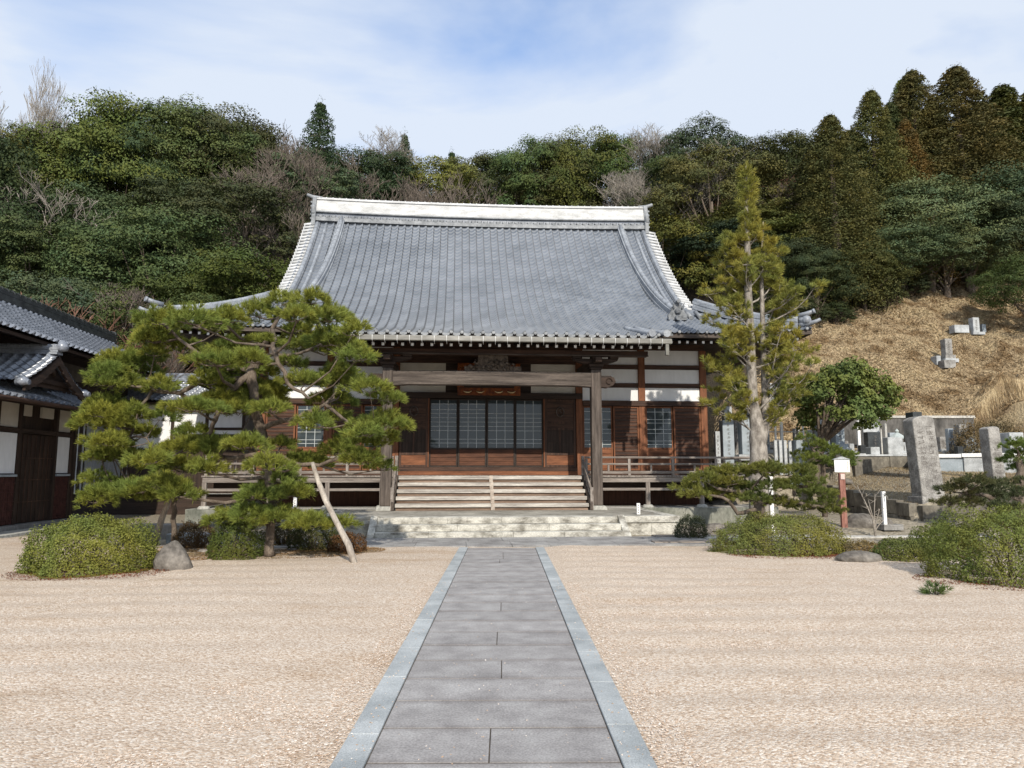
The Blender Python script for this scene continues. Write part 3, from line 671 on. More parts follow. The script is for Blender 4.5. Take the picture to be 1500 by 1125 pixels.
slope_mesh('roof_front', n0, -n0, KY-YE, YR-YE, in_front, zf, M['tile'], lambda x, t, z: (x, YE+t, z))
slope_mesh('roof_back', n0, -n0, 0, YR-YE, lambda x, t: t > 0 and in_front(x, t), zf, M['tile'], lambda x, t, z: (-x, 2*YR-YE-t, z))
# side hips: distance from side eave t in [0, 3.0]
SD = (XE-XG)/(YG-YE)
for sx in (-1, 1):
    hw = YR-YE
    def ins(x, t): return abs(x) < hw-t/SD and t < XE-XG+.3
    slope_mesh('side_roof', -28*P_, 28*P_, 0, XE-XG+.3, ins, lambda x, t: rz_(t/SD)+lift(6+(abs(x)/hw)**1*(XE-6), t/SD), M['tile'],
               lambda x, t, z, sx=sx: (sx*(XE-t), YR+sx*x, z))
# gable triangles
for sx in (-1, 1):
    b_ = MB(); poly = [(YG+.2, rz_(YG-YE)-.1)]+[(y, rz_(y-YE)-.12) for y in np.linspace(YG+.4, YR, 8)]
    poly += [(2*YR-y, z) for y, z in poly[::-1]][1:]
    b_.prism(poly, sx*6.85-.05, sx*6.85+.05, 'x'); b_.build('gable_wall', M['plaster'], T)
    b_ = MB()
    for s2 in (0, 1):
        for y0_, y1_ in zip(np.linspace(YG-.1, YR, 9)[:-1], np.linspace(YG-.1, YR, 9)[1:]):
            fy = (lambda y: y) if s2 == 0 else (lambda y: 2*YR-y)
            z0_, z1_ = rz_(y0_-YE)-.05, rz_(y1_-YE)-.05
            q = [(fy(y0_), z0_-.34), (fy(y1_), z1_-.34), (fy(y1_), z1_), (fy(y0_), z0_)]
            b_.prism(q if s2 == 0 else q[::-1], sx*7.28-.03, sx*7.28+.03, 'x')
    b_.build('bargeboard', M['grey_y'], T)
# eave underside, fascia, rafters
b_ = MB()
b_.add([(-KX, KY+.05, rz_(KY-YE)-.10), (KX, KY+.05, rz_(KY-YE)-.10), (KX, WY, 6.15), (-KX, WY, 6.15)], [(0, 3, 2, 1)])
for sx in (-1, 1):
    xs_ = np.linspace(KX, XE-.08, 10)
    for xa, xb in zip(xs_[:-1], xs_[1:]):
        q = [(sx*xa, YE+.08, rz_(0)+lift(xa, 0)-.12), (sx*xb, YE+.08, rz_(0)+lift(xb, 0)-.12), (sx*min(xb, 8.2), WY, 6.2), (sx*min(xa, 8.2), WY, 6.2)]
        b_.add(q, [(0, 3, 2, 1)])
    ys_ = np.linspace(YE+.08, YR, 12)
    for ya, yb in zip(ys_[:-1], ys_[1:]):
        la = lambda y: lift(6+abs(YR-y)/(YR-YE)*(XE-6), 0)
        q = [(sx*(XE-.08), ya, rz_(0)+la(ya)-.12), (sx*(XE-.08), yb, rz_(0)+la(yb)-.12), (sx*7.4, yb, 6.2), (sx*7.4, max(ya, WY), 6.2)]
        b_.add(q, [(0, 1, 2, 3)])
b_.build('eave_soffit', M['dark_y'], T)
b_ = MB()
def strip(mb, pts, w_, h_):
    for p, q in zip(pts[:-1], pts[1:]):
        p, q = Vector(p), Vector(q); d = (q-p); sd_ = Vector((-d.y, d.x, 0)).normalized()*w_
        vs = [p-sd_, p+sd_, q+sd_, q-sd_]; vs = vs+[v+Vector((0, 0, h_)) for v in vs]
        mb.add(vs, [(3, 2, 1, 0), (4, 5, 6, 7), (0, 1, 5, 4), (1, 2, 6, 5), (2, 3, 7, 6), (3, 0, 4, 7)])
strip(b_, [(-KX, KY+.10, rz_(KY-YE)-.11), (KX, KY+.10, rz_(KY-YE)-.11)], .03, .10)
for sx in (-1, 1):
    strip(b_, [(sx*x, YE+.10, rz_(0)+lift(x, 0)-.13) for x in np.linspace(KX, XE-.05, 14)], .03, .13)
    strip(b_, [(sx*(XE-.06), y, rz_(0)+lift(6+abs(YR-y)/(YR-YE)*(XE-6), 0)-.13) for y in np.linspace(YE+.1, YR, 14)], .03, .13)
    strip(b_, [(sx*(KX-.03), KY+.1, rz_(KY-YE)-.13), (sx*(KX-.03), YE+.1, rz_(0)-.2)], .03, .12)
b_.build('eave_fascia', M['grey_x'], T)
# gutter with brackets
b_ = MB(); b_.box(-5.15, 5.12, KY-.10, KY+.04, rz_(KY-YE)-.225, rz_(KY-YE)-.075); b_.build('gutter', M['metal_gutter'], T, .02)
b_ = MB(); b_.box(4.93, 5.03, KY-.08, KY+.02, rz_(KY-YE)-.55, rz_(KY-YE)-.227); b_.build('downpipe', M['metal_gutter'], T, .01)
b_ = MB()
for k in range(-14, 15): b_.tube([(k*.345, KY-.112, rz_(KY-YE)-.08), (k*.345, KY-.118, rz_(KY-YE)-.22), (k*.345+.01, KY+.02, rz_(KY-YE)-.30)], .007, 4)
b_.build('gutter_hooks', M['white_cap'], T)
zk = rz_(KY-YE)
rb = MB().box(-.045, .045, 0, 1.2, -.05, .05); rmesh = None
for k in range(36):
    x = -4.85+k*(9.7/35)
    if rmesh is None:
        r_ = rb.build('rafter', M['dark_y'], T, 0); rmesh = r_.data; c_ = MB().box(-.038, .038, -.012, -.001, -.04, .04).build('rafter_end', M['white_cap'], r_); cmesh = c_.data
    else:
        r_ = link('rafter', rmesh, T); link('rafter_end', cmesh, r_)
    r_.location = (x, KY+.30, zk-.27); r_.rotation_euler = (R(12), 0, 0)
for sx in (-1, 1):
    for k in range(19):
        x = 5.25+k*.262; r_ = link('rafter', rmesh, T, (sx*x, YE+.30, rz_(0)-.23+lift(x, 0))); r_.rotation_euler = (R(9), 0, 0); link('rafter_end', cmesh, r_)
# eave end tiles
def eave_caps(name, pts, dirs):
    b_ = MB()
    for p, d in zip(pts, dirs):
        p = Vector(p); d = Vector(d).normalized()
        b_.tube([p+d*.03, p-d*.10], .047, 10); b_.tube([p+d*.036, p+d*.03], .030, 8)
    return b_.build(name, M['eave_tile'], T)
kx = [n0+P_*(k+.84) for k in range(71)]
eave_caps('eave_end_tiles', [(x, KY, zk+.045) for x in kx if abs(x) < KX-.1], [(0, -1, 0)]*99)
b_ = MB()
for x in kx:
    if abs(x) < KX-.1:
        pts = [(x-.84*P_+.68*P_*u, KY-.012, zk+.034-.020*math.sin(math.pi*u)) for u in np.linspace(0, 1, 7)]
        vs = [(p[0], p[1], p[2]) for p in pts]+[(p[0], p[1], p[2]-.085*(1-.25*abs(2*i/6-1))) for i, p in enumerate(pts)]
        b_.add(vs, [(i, i+7, i+8, i+1) for i in range(6)])
b_.build('eave_lip_tiles', M['eave_tile'], T)
mx_ = [x for x in kx if KX < abs(x) < XE-.1]
eave_caps('eave_end_tiles', [(x, YE, rz_(0)+lift(x, 0)+.045) for x in mx_], [(0, -1, 0)]*99)
# ridges
def pile(name, pts, w0, h, mat, layers=3, cap_r=.085, extra=0):
    """a stacked tile ridge following pts: plain layers, then a row of round cap tiles"""
    b_ = MB(); pts = [Vector(p) for p in pts]
    for l in range(layers):
        ww = w0*(1-.10*l)+(.03 if l % 2 == 0 else 0); strip(b_, [p+Vector((0, 0, h*l/layers)) for p in pts], ww, h/layers-.006)
    top = [p+Vector((0, 0, h+cap_r*.25)) for p in pts]
    b_.tube(top, cap_r, 10)
    # cap joints
    for p, q in zip(top[:-1], top[1:]):
        n_ = max(1, int((q-p).length/.28)); d = (q-p).normalized()
        for k in range(n_):
            c = p.lerp(q, (k+.5)/n_); b_.tube([c-d*.018, c+d*.018], cap_r*1.10, 10)
    return b_.build(name, mat, T)
for sx in (-1, 1):
    yy = np.linspace(YR-.28, 6.55, 14)
    pile('descending_ridge', [(sx*(6.02+.42*((YR-y)/6)**2), y, rz_(y-YE)+.0) for y in yy], .13, .30, M['tile_edge'], 3, .085)
    yy = np.linspace(YR-.3, YG, 12)
    pile('verge_ridge', [(sx*7.02, y, rz_(y-YE)+.0) for y in yy], .07, .10, M['tile_edge'], 1, .085)
    pile('verge_ridge', [(sx*6.65, y, rz_(y-YE)+.0) for y in yy], .05, .06, M['tile_edge'], 1, .07)
    # pale verge tiles: short barrels laid across the verge, one per course
    b_ = MB(); y = YG-.15
    while y < YR-.2:
        z = rz_(y-YE); sl = A_+2*B_*(y-YE); b_.tube([(sx*7.10, y, z+.05), (sx*7.56, y-.02, z-.03)], .066, 8); b_.tube([(sx*7.56, y-.02, z-.03), (sx*7.575, y-.02, z-.032)], .052, 8)
        b_.box(sx*7.53-.02, sx*7.53+.02, y-.12, y+.12, z-.22, z-.05)
        y += .262/math.sqrt(1+sl*sl)
    b_.build('verge_tiles', M['white_tile'], T); b_ = MB()
    y = YG-.15
    while y < YR-.2:
        z = rz_(y-YE); sl = A_+2*B_*(y-YE); yb = 2*YR-y; b_.tube([(sx*7.10, yb, z+.05), (sx*7.56, yb, z-.03)], .066, 8); y += .262/math.sqrt(1+sl*sl)
    b_.build('verge_tiles', M['white_tile'], T)
    # hip ridge
    hp = []
    for q in np.linspace(0, 1, 12):
        y = YG-.15+(YE+.35-(YG-.15))*q; t = y-YE; x = XE-(XE-XG)*t/(YG-YE)
        hp.append((sx*x, y, rz_(t)+lift(x, t)+.02))
    pile('hip_ridge', hp, .13, .30, M['tile_edge'], 3, .085)
    bx_, by_, bz_ = hp[-1]
    hp2 = [(2*0+p[0], 2*YR-p[1], p[2]) for p in hp]; pile('hip_ridge', hp2, .13, .30, M['tile_edge'], 3, .085)
    # hip end: upper horned cap and lower flying tip
    b_ = MB(); d = Vector((sx*.74, -.67, 0)); p = Vector(hp[-1])
    b_.tube([p+Vector((0, 0, .42)), p+d*.25+Vector((0, 0, .45)), p+d*.48+Vector((0, 0, .51))], [.08, .075, .065], 10)
    b_.tube([p+d*.46+Vector((0, 0, .505)), p+d*.52+Vector((0, 0, .52))], [.08, .08], 10)
    b_.tube([p+d*.02+Vector((0, 0, .10)), p+d*.28+Vector((0, 0, .12)), p+d*.48+Vector((0, 0, .15)), p+d*.68+Vector((0, 0, .22))], [.09, .08, .065, .05], 10)
    b_.lathe(p+d*.25+Vector((0, 0, .12)), [(.02, 0), (.13, .02), (.15, .12), (.11, .24), (.03, .28)], 10)
    b_.tube([p+d*.05+Vector((0, 0, .25)), p+d*.30+Vector((0, 0, .27))], [.12, .08], 8)
    b_.build('hip_finial', M['tile_edge'], T)
    # ogre-tile at foot of descending ridge
    b_ = MB(); c = Vector((sx*(6.02+.42*((YR-6.55)/6)**2), 6.46, rz_(6.5-YE)))
    prof_ = [(-.32, .0), (-.34, .16), (-.24, .30), (-.20, .46), (-.08, .56), (.08, .56), (.20, .46), (.24, .30), (.34, .16), (.32, .0)]
    b_.prism([(c.x+x, c.z+z) for x, z in prof_], c.y-.07, c.y+.05)
    b_.lathe((c.x, c.y-.09, c.z+.2), [(.02, 0), (.1, .03), (.13, .12), (.06, .2)], 8); b_.tube([c+Vector((-.14, -.1, .40)), c+Vector((-.2, -.2, .58))], [.04, .015], 6); b_.tube([c+Vector((.14, -.1, .40)), c+Vector((.2, -.2, .58))], [.04, .015], 6)
    b_.tube([c+Vector((-.04*sx, -.02, .08)), c+Vector((-.04*sx, -.28, .03))], [.085, .085], 10)
    b_.tube([c+Vector((0, .1, .60)), c+Vector((0, -.22, .64))], [.07, .075], 8)
    b_.build('ogre_tile', mk('ogre_tile', (.10, .105, .11), (.24, .25, .26), 7, .7, .5), T, .01)
    b_ = MB()  # round stub ends beside it
    for dx in (.5, .85): b_.tube([(c.x+sx*dx, c.y+.6, rz_(c.y+.6-YE)+.13), (c.x+sx*dx, c.y+.05, rz_(c.y+.05-YE)+.11)], .075, 10)
    b_.build('ridge_stub', M['eave_tile'], T)
    # canopy side ridges, curving outwards
    b_ = MB()
    for x0_, x1_ in ((4.30, 4.55), (4.62, 4.98)):
        pts = [(sx*(x0_+(x1_-x0_)*q**2), 5.0+(KY-.03-5.0)*q, rz_(5.0+(KY-5.0)*q-YE)+.09) for q in np.linspace(0, 1, 9)]
        b_.tube(pts, [.06]+[.085]*8, 10); p = Vector(pts[-1]); b_.tube([p, p+Vector((0, -.04, 0))], .11, 12)
    b_.build('canopy_ridge', M['tile_edge'], T)
    b_ = MB(); pts = [(sx*(KX-.02+.05*q), 4.7+(KY-4.7)*q, rz_(4.7+(KY-4.7)*q-YE)+.03) for q in np.linspace(0, 1, 7)]; strip(b_, pts, .10, .06); b_.tube([Vector(p)+Vector((0, 0, .07)) for p in pts], .06, 8)
    b_.build('canopy_verge', M['eave_tile'], T)
# main ridge with slight sag, whitened body, row of ring tiles, cap
def rsag(x): return .10*(abs(x)/7.1)**2.2
mr = empty('main_ridge', (0, YR, ZR)); mr.parent = T
xs_ = np.linspace(-7.1, 7.1, 25)
b_ = MB(); strip(b_, [(x, 0, -.20+rsag(x)) for x in xs_], .30, .16); strip(b_, [(x, 0, .185+rsag(x)) for x in xs_], .27, .05); b_.build('base_course', M['eave_tile'], mr)
b_ = MB()
strip(b_, [(x, 0, -.035+rsag(x)) for x in xs_], .17, .22)
b_.build('ring_backing', M['tile_dark'], mr)
for sy in (-1, 1):
    b_ = MB(); k = -6.9
    while k < 6.95:
        z = .075+rsag(k)
        b_.tube([(k+.085*math.cos(a), sy*.215, z+.085*math.sin(a)) for a in np.linspace(math.pi, 2*math.pi, 7)], .026, 6)
        b_.tube([(k, sy*.17, z-.08), (k, sy*.31, z-.095)], .055, 8)
        k += .27
    b_.build('ring_tiles', M['eave_tile'], mr)
b_ = MB()
for l in range(5): strip(b_, [(x, 0, .24+.105*l+rsag(x)) for x in xs_], .24-.022*l, .100)
strip(b_, [(x, 0, .765+rsag(x)) for x in xs_], .20, .045)
b_.tube([(x, 0, .84+rsag(x)) for x in xs_], .085, 10); k = -7
while k < 7.01: b_.tube([(k-.022, 0, .845+rsag(k)), (k+.022, 0, .845+rsag(k))], .102, 10); k += .28
b_.build('ridge_body', M['white_tile'], mr, .004)
for sx in (-1, 1):
    b_ = MB(); b_.prism([(-.42, -.35), (-.40, .1), (-.30, .35), (-.28, .80), (-.2, .98), (.2, .98), (.28, .80), (.30, .35), (.40, .1), (.42, -.35)], sx*7.18-.08, sx*7.18+.08, 'x')
    b_.tube([(sx*6.9, 0, .96), (sx*7.3, 0, 1.02), (sx*7.55, 0, 1.12)], [.09, .085, .07], 10)
    b_.tube([(sx*7.2, -.30, .2), (sx*7.2, -.36, .45), (sx*7.22, -.28, .62)], [.12, .09, .05], 8)
    for zz in (0, .18, .36, .54, .72): b_.tube([(sx*7.3, -.26+.02*zz, zz), (sx*7.3, .26, zz)], .05, 8)
    b_.build('ridge_end_tile', M['eave_tile'], mr, .01)
# ================================================================ VEGETATION BUILDERS
def unit(a): return a/np.maximum(1e-9, np.linalg.norm(a, axis=-1, keepdims=True))
def leaf_quads(C, Nrm, size, rng, aspect=.55, jit=.7):
    """one diamond-shaped leaf (or leaf spray) per point, facing roughly along the normal"""
    n = len(C); Nn_ = unit(Nrm+rng.normal(0, jit, (n, 3))); t = unit(np.cross(Nn_, rng.normal(0, 1, (n, 3)))); b = np.cross(Nn_, t)
    s = size*rng.uniform(.6, 1.35, (n, 1)); bend = Nn_*s*rng.uniform(-.25, .1, (n, 1))
    V = np.stack([C-t*s+bend, C+b*s*aspect, C+t*s+bend, C-b*s*aspect], 1).reshape(-1, 3)
    F = np.arange(4*n).reshape(n, 4); return V, F
def clump_points(c, r, n, rng, flat=.62, low=-.35):
    d = unit(rng.normal(0, 1, (n*2, 3))); d = d[d[:, 2] > low][:n]
    rad = r*rng.uniform(.72, 1.08, (len(d), 1)); p = d*rad; p[:, 2] *= flat
    return c+p, unit(d*np.array([.7, .7, 1.0])+np.array([0, 0, .25]))
def broad_crown(name, Rx, Hh, nlobe, per, leaf, seed, rc=(.30, .44), ncl=13, flat=.66, low=-.30, jit=.34):
    """crown = lobes on a dome, each lobe = leaf clumps over its upper outer side, each clump = leaves"""
    rng = np.random.default_rng(seed); VV, FF, b = [], [], 0; cl = []
    for k in range(nlobe):
        f = (k+.5)/nlobe; a = k*2.39996+rng.uniform(-.5, .5); zz = 1-1.5*f
        d = np.array([math.sqrt(max(0, 1-zz*zz))*math.cos(a), math.sqrt(max(0, 1-zz*zz))*math.sin(a), zz])
        L = d*np.array([Rx, Rx, Hh*.5])*rng.uniform(.52, .80); lr = Rx*rng.uniform(*rc); cl.append(L)
        for q in range(ncl):
            e = unit(rng.normal(0, 1, 3)+d*.9+np.array([0, 0, .35])); c = L+e*lr*np.array([1, 1, .75])*rng.uniform(.55, 1.0); r = lr*rng.uniform(.28, .52)
            C, Nr = clump_points(c, r, per, rng, flat, low); Nr = unit(Nr+e*.6)
            V, F = leaf_quads(C, Nr, leaf, rng, .55, jit); VV.append(V); FF.append(F+b); b += len(V)
    return np_mesh(name, np.concatenate(VV), np.concatenate(FF), M['leaf']), cl
def trunk_mesh(name, h, r, cl, seed, mat, n=14):
    rr = random.Random(seed); b = MB(); pts = [(0, 0, -1.2)]; x = y = 0
    for k in range(1, 6): x += rr.uniform(-.04, .04)*h; y += rr.uniform(-.04, .04)*h; pts.append((x, y, h*k/5))
    b.tube(pts, [r*1.35, r, r*.85, r*.7, r*.5, r*.25], 8)
    for c in rr.sample(list(cl), min(n, len(cl))):
        s = rr.uniform(.25, .8); p0 = Vector(pts[0]).lerp(Vector(pts[-1]), s); c = Vector(c)
        b.tube([p0, p0.lerp(c, .5)+Vector((0, 0, -.04*h)), c], [r*.4, r*.22, r*.06], 5, cap=False)
    me = bpy.data.meshes.new(name); me.from_pydata(b.v, [], b.f); me.materials.append(mat); me.polygons.foreach_set('use_smooth', b.sm); return me
PROTO = {}
def mk_broad(key, R_, Hc, base, nclump, per, leaf, seed, **kw):
    me, cl = broad_crown('crown_'+key, R_, Hc, nclump, per, leaf, seed, **kw)
    V = np.zeros(len(me.vertices)*3, np.float32); me.vertices.foreach_get('co', V); V = V.reshape(-1, 3); V[:, 2] += base+Hc*.5; me.vertices.foreach_set('co', V.ravel()); me.update()
    cl = [np.array(c)+np.array([0, 0, base+Hc*.5]) for c in cl]
    PROTO[key] = (me, trunk_mesh('trunk_'+key, base+Hc*.55, .028*(base+Hc), cl, seed, M['bark']), float(np.percentile(V[:, 2], 99.7)))
mk_broad('round', 4.2, 8.0, 1.0, 28, 125, .066, 11)
mk_broad('tall', 3.4, 9.5, 1.0, 28, 120, .064, 12, rc=(.40, .55))
mk_broad('layered', 4.8, 6.5, 1.6, 26, 125, .064, 13, rc=(.30, .42), flat=.45, low=-.1)
mk_broad('clumpy', 4.0, 7.5, 1.0, 18, 160, .066, 14, rc=(.42, .58), ncl=16)
mk_broad('shrub', 2.0, 2.6, 0.1, 14, 90, .05, 15, rc=(.36, .5), ncl=10)
def cedar(key, Hh, R_, seed, n=150, per=110, leaf=.10, droop=.1, bare=.1, pw=.75, rnd_top=.12, mat='bark', rc=(.55, .95), flat=.95):
    rng = np.random.default_rng(seed); VV, FF, b = [], [], 0; cl = []
    for k in range(n):
        f = bare+(1-bare)*(k+.5)/n; a = k*2.39996+rng.uniform(-.4, .4)
        env = R_*((1-f)**pw)*(1 if f > .25 else .75+f)*rng.uniform(.40, 1.10)+rnd_top*R_*.3
        z = f*Hh-.05*Hh*(1-f); c = np.array([env*math.cos(a)*.85, env*math.sin(a)*.85, z]); r = rng.uniform(*rc)*R_*.38*(1.15-.85*f); cl.append(c)
        C, Nr = clump_points(c, r, int(per*(1.1-.5*f)), rng, flat, -.5); C[:, 2] -= droop*np.linalg.norm(C[:, :2]-c[:2], axis=1)
        V, F = leaf_quads(C, Nr*np.array([1, 1, .8]), leaf, rng, .45, .45); VV.append(V); FF.append(F+b); b += len(V)
    c = np.array([0, 0, Hh*.985]); C, Nr = clump_points(c, R_*.10, 60, rng, 2.2, -1); V, F = leaf_quads(C, Nr, leaf*.8, rng, .4); VV.append(V); FF.append(F+b)
    me = np_mesh('crown_'+key, np.concatenate(VV), np.concatenate(FF), M['leaf'])
    tb_ = MB().tube([(0, 0, -1.2), (0, 0, Hh*.3), (.05, 0, Hh*.7), (0, 0, Hh*.97)], [Hh*.020, Hh*.015, Hh*.007, .02], 8)
    rr = random.Random(seed)
    for c in rr.sample(cl, 24): tb_.tube([(0, 0, c[2]+.4), tuple(c)], [.06, .02], 4, cap=False)
    tm = bpy.data.meshes.new('trunk_'+key); tm.from_pydata(tb_.v, [], tb_.f); tm.materials.append(M[mat]); tm.polygons.foreach_set('use_smooth', tb_.sm)
    co = np.zeros(len(me.vertices)*3, np.float32); me.vertices.foreach_get('co', co); PROTO[key] = (me, tm, float(np.percentile(co[2::3], 99.9)))
cedar('cedar', 16, 3.7, 21, n=560, per=130, leaf=.072, pw=.62, bare=.04, rc=(.42, .75), rnd_top=0)
cedar('cedar_b', 16, 3.3, 22, n=540, per=130, leaf=.072, pw=.72, bare=.04, rc=(.42, .75), rnd_top=0)
cedar('fir', 12, 4.4, 23, n=150, per=180, leaf=.078, pw=.9, bare=.12, flat=.45, droop=-.1, rnd_top=.02)
def bare_tree(key, Hh, spread, seed, mat, depth=6, rmin=.016, up=.35, stems=1, r0=None):
    rr = random.Random(seed); b = MB()
    def grow(p, d, L_, r, k):
        pts = [p]; rad = [r]; q = p
        for i in range(3):
            d = (d+Vector((rr.uniform(-.18, .18), rr.uniform(-.18, .18), rr.uniform(-.04, .14)))).normalized(); q = q+d*L_/3; pts.append(q); rad.append(max(rmin, r*(1-.13*(i+1))))
        b.tube(pts, rad, 5 if k < 2 else 3, cap=False)
        if k >= depth: return
        for j in range(rr.choice((2, 3, 3)) if k < depth-1 else 3):
            a = rr.uniform(0, 6.28); s = spread*rr.uniform(.6, 1.25); ax = Vector((math.cos(a), math.sin(a), 0)); nd = (d+ax*s+Vector((0, 0, up*.3))).normalized()
            st_ = pts[rr.choice((2, 3, 3))]; grow(st_, nd, L_*rr.uniform(.62, .86), max(rmin, r*rr.uniform(.5, .68)), k+1)
    for s in range(stems):
        a = rr.uniform(0, 6.28); lean = .0 if stems == 1 else .45
        grow(Vector((0, 0, -.5)), Vector((lean*math.cos(a), lean*math.sin(a), 1)).normalized(), Hh*.3, r0 or Hh*.02, 0)
    me = bpy.data.meshes.new('branches_'+key); me.from_pydata(b.v, [], b.f); me.materials.append(mat); me.polygons.foreach_set('use_smooth', b.sm)
    PROTO[key] = (None, me, max(v[2] for v in b.v))
M['bark_brown_twig'] = mk('twig_brown', (.115, .092, .074), (.225, .185, .15), 3, .9, 0); M['twig_pale'] = mk('twig_pale', (.22, .19, .16), (.38, .34, .29), 3, .9, 0)
M['twig_rust'] = mk('twig_rust', (.15, .075, .05), (.27, .145, .10), 3, .9, 0)
bare_tree('bare_brown', 11, .62, 31, M['bark_brown_twig'], 7, .013)
bare_tree('bare_brown_b', 11, .7, 32, M['bark_brown_twig'], 7, .013)
bare_tree('bare_pale', 11, .85, 33, M['twig_pale'], 7, .011, r0=.16)
bare_tree('bare_rust', 5, .75, 34, M['twig_rust'], 6, .008, stems=5, r0=.035)
# ================================================================ FOREST
G_BR = [(.064, .088, .026), (.042, .066, .026), (.092, .108, .028), (.060, .078, .034), (.110, .118, .032), (.034, .054, .026), (.078, .082, .028)]
KINDS = {
 'round': ('evergreen_tree', 'rounded dark evergreen', 'tree'), 'tall': ('evergreen_tree', 'tall dense evergreen', 'tree'), 'layered': ('evergreen_tree', 'broad layered evergreen', 'tree'),
 'clumpy': ('evergreen_tree', 'clumpy green evergreen', 'tree'), 'cedar': ('cedar_tree', 'tall olive brown cedar', 'cedar'), 'cedar_b': ('cedar_tree', 'tall olive brown cedar', 'cedar'),
 'fir': ('fir_tree', 'pointed dark fir', 'fir'), 'bare_brown': ('bare_tree', 'leafless brown tree', 'tree'), 'bare_brown_b': ('bare_tree', 'leafless brown tree', 'tree'),
 'bare_pale': ('bare_tree', 'leafless pale twigged tree', 'tree'), 'bare_rust': ('bare_shrub', 'rusty brown leafless shrub', 'shrub'), 'shrub': ('evergreen_shrub', 'low leafy evergreen shrub', 'shrub')}
forest = []; rf = random.Random(77)
def plant(kind, x, y, height, width=None, color=None, zone=None, row=None, rz=None):
    cm, tm, h0 = PROTO[kind]; nm = KINDS[kind][0]
    e = empty(nm, (x, y, H(x, y)-.1), rf.uniform(0, 6.28) if rz is None else rz); s = height/h0; sw = min(s*1.1, 1.2 if cm else 9) if width is None else width
    e.scale = (sw, sw, s)
    t_ = link('trunk', tm, e)
    if cm:
        c_ = link('crown', cm, e); c = color or rf.choice(G_BR); k = rf.uniform(.74, 1.36) if color is None else rf.uniform(.92, 1.08); c_.color = (c[0]*k*rf.uniform(.9, 1.08), c[1]*k, c[2]*k*rf.uniform(.85, 1.25), 1)
    forest.append((e, kind, zone, row, x)); return e
def sky_tree(u, v, Y, kind, wid=None, color=None, minh=5, zone=None):
    p = at(u, v, Y); z0 = H(p.x, p.y); h = max(minh, p.z-z0)
    return plant(kind, p.x, p.y, h, wid, color, zone, 'skyline')
CB = (.088, .086, .024); CO = (.135, .088, .022)
for a in [(22, 62, 44, 'bare_pale', .62), (-30, 175, 38, 'round'), (20, 180, 46, 'clumpy'), (75, 178, 48, 'round'), (128, 160, 50, 'bare_pale', .6), (120, 172, 54, 'layered'), (182, 138, 47, 'clumpy'), (238, 148, 48, 'round'),
          (288, 133, 47, 'tall'), (330, 150, 50, 'clumpy'), (372, 182, 54, 'bare_brown'), (352, 195, 52, 'layered'), (408, 186, 57, 'bare_brown_b'), (440, 190, 58, 'bare_brown'), (470, 150, 53, 'fir', 1.05, (.035, .06, .026)), (515, 195, 60, 'bare_pale'), (530, 222, 58, 'round'),
          (560, 232, 62, 'round'), (593, 196, 62, 'fir', .8, (.035, .06, .026)), (628, 232, 64, 'layered'), (662, 222, 66, 'fir', .8, (.035, .06, .026)), (700, 232, 66, 'round'), (740, 233, 68, 'clumpy'), (780, 212, 64, 'round'), (812, 202, 64, 'tall'), (856, 196, 64, 'clumpy'),
          (905, 206, 64, 'round'), (945, 205, 56, 'bare_pale'), (985, 222, 56, 'bare_pale'), (1000, 232, 66, 'round'), (1048, 238, 64, 'clumpy'), (1100, 215, 62, 'round'), (1150, 207, 58, 'layered'), (1190, 215, 60, 'clumpy')]:
    a = list(a)
    if a[0] < 345 and a[3] != 'bare_pale': a[1] += 16
    sky_tree(*a)
for (u, v, Y, k, wd, c) in [(1215, 168, 41.0, 'cedar', 1.05, CB), (1245, 190, 44, 'cedar', 1.0, (.060, .072, .024)), (1275, 132, 43.5, 'cedar', 1.0, (.10, .092, .026)), (1303, 150, 46.5, 'cedar_b', 1.05, (.062, .072, .026)), (1334, 104, 47, 'cedar', 1.25, (.085, .082, .024)), (1325, 175, 44.5, 'cedar_b', .95, CO), (1398, 98, 46.5, 'cedar', 1.5, (.088, .080, .024)),
                            (1362, 150, 48, 'cedar_b', 1.1, (.058, .066, .024)), (1466, 126, 48, 'cedar_b', 1.8, (.072, .080, .026)), (1435, 150, 50, 'cedar', 1.5, CB), (1520, 122, 47, 'cedar', 1.6, CB), (1188, 215, 43.0, 'cedar_b', 1.1, (.07, .075, .024)), (1590, 130, 50, 'cedar', 1.3, CB)]:
    sky_tree(u, v, Y, k, wd, c)
GG = (.115, .140, .068)
for (u, v, Y, k, wd, c) in [(1350, 272, 43.0, 'clumpy', 1.05, GG), (1312, 335, 42.0, 'clumpy', .8, GG), (1412, 300, 43.6, 'round', 1.0, (.070, .094, .046)), (1470, 258, 44.5, 'clumpy', 1.2, (.066, .090, .046)), (1380, 325, 42.8, 'round', .8, GG), (1262, 405, 40.6, 'clumpy', .5, (.070, .080, .026)),
                            (1540, 300, 44, 'round', 1.1, GG), (1195, 425, 38.8, 'round', .5, (.055, .066, .024)), (1130, 330, 44, 'tall', 1, None), (1150, 260, 50, 'bare_rust', 2.2, None), (1092, 300, 46, 'tall', 1.1, None), (1060, 330, 44, 'round', .9, None), (1160, 390, 41, 'clumpy', .7, (.045, .055, .02)),
                            (1500, 372, 37.5, 'clumpy', .55, (.066, .088, .024)), (1165, 262, 49, 'bare_brown', None, None), (1010, 250, 52, 'bare_pale', None, None), (975, 262, 50, 'bare_pale', None, None), (1040, 290, 50, 'bare_brown', None, None)]:
    p = at(u, v, Y); plant(k, p.x, p.y, max(4, p.z-H(p.x, p.y)), wd, c, None, 'middle slope')
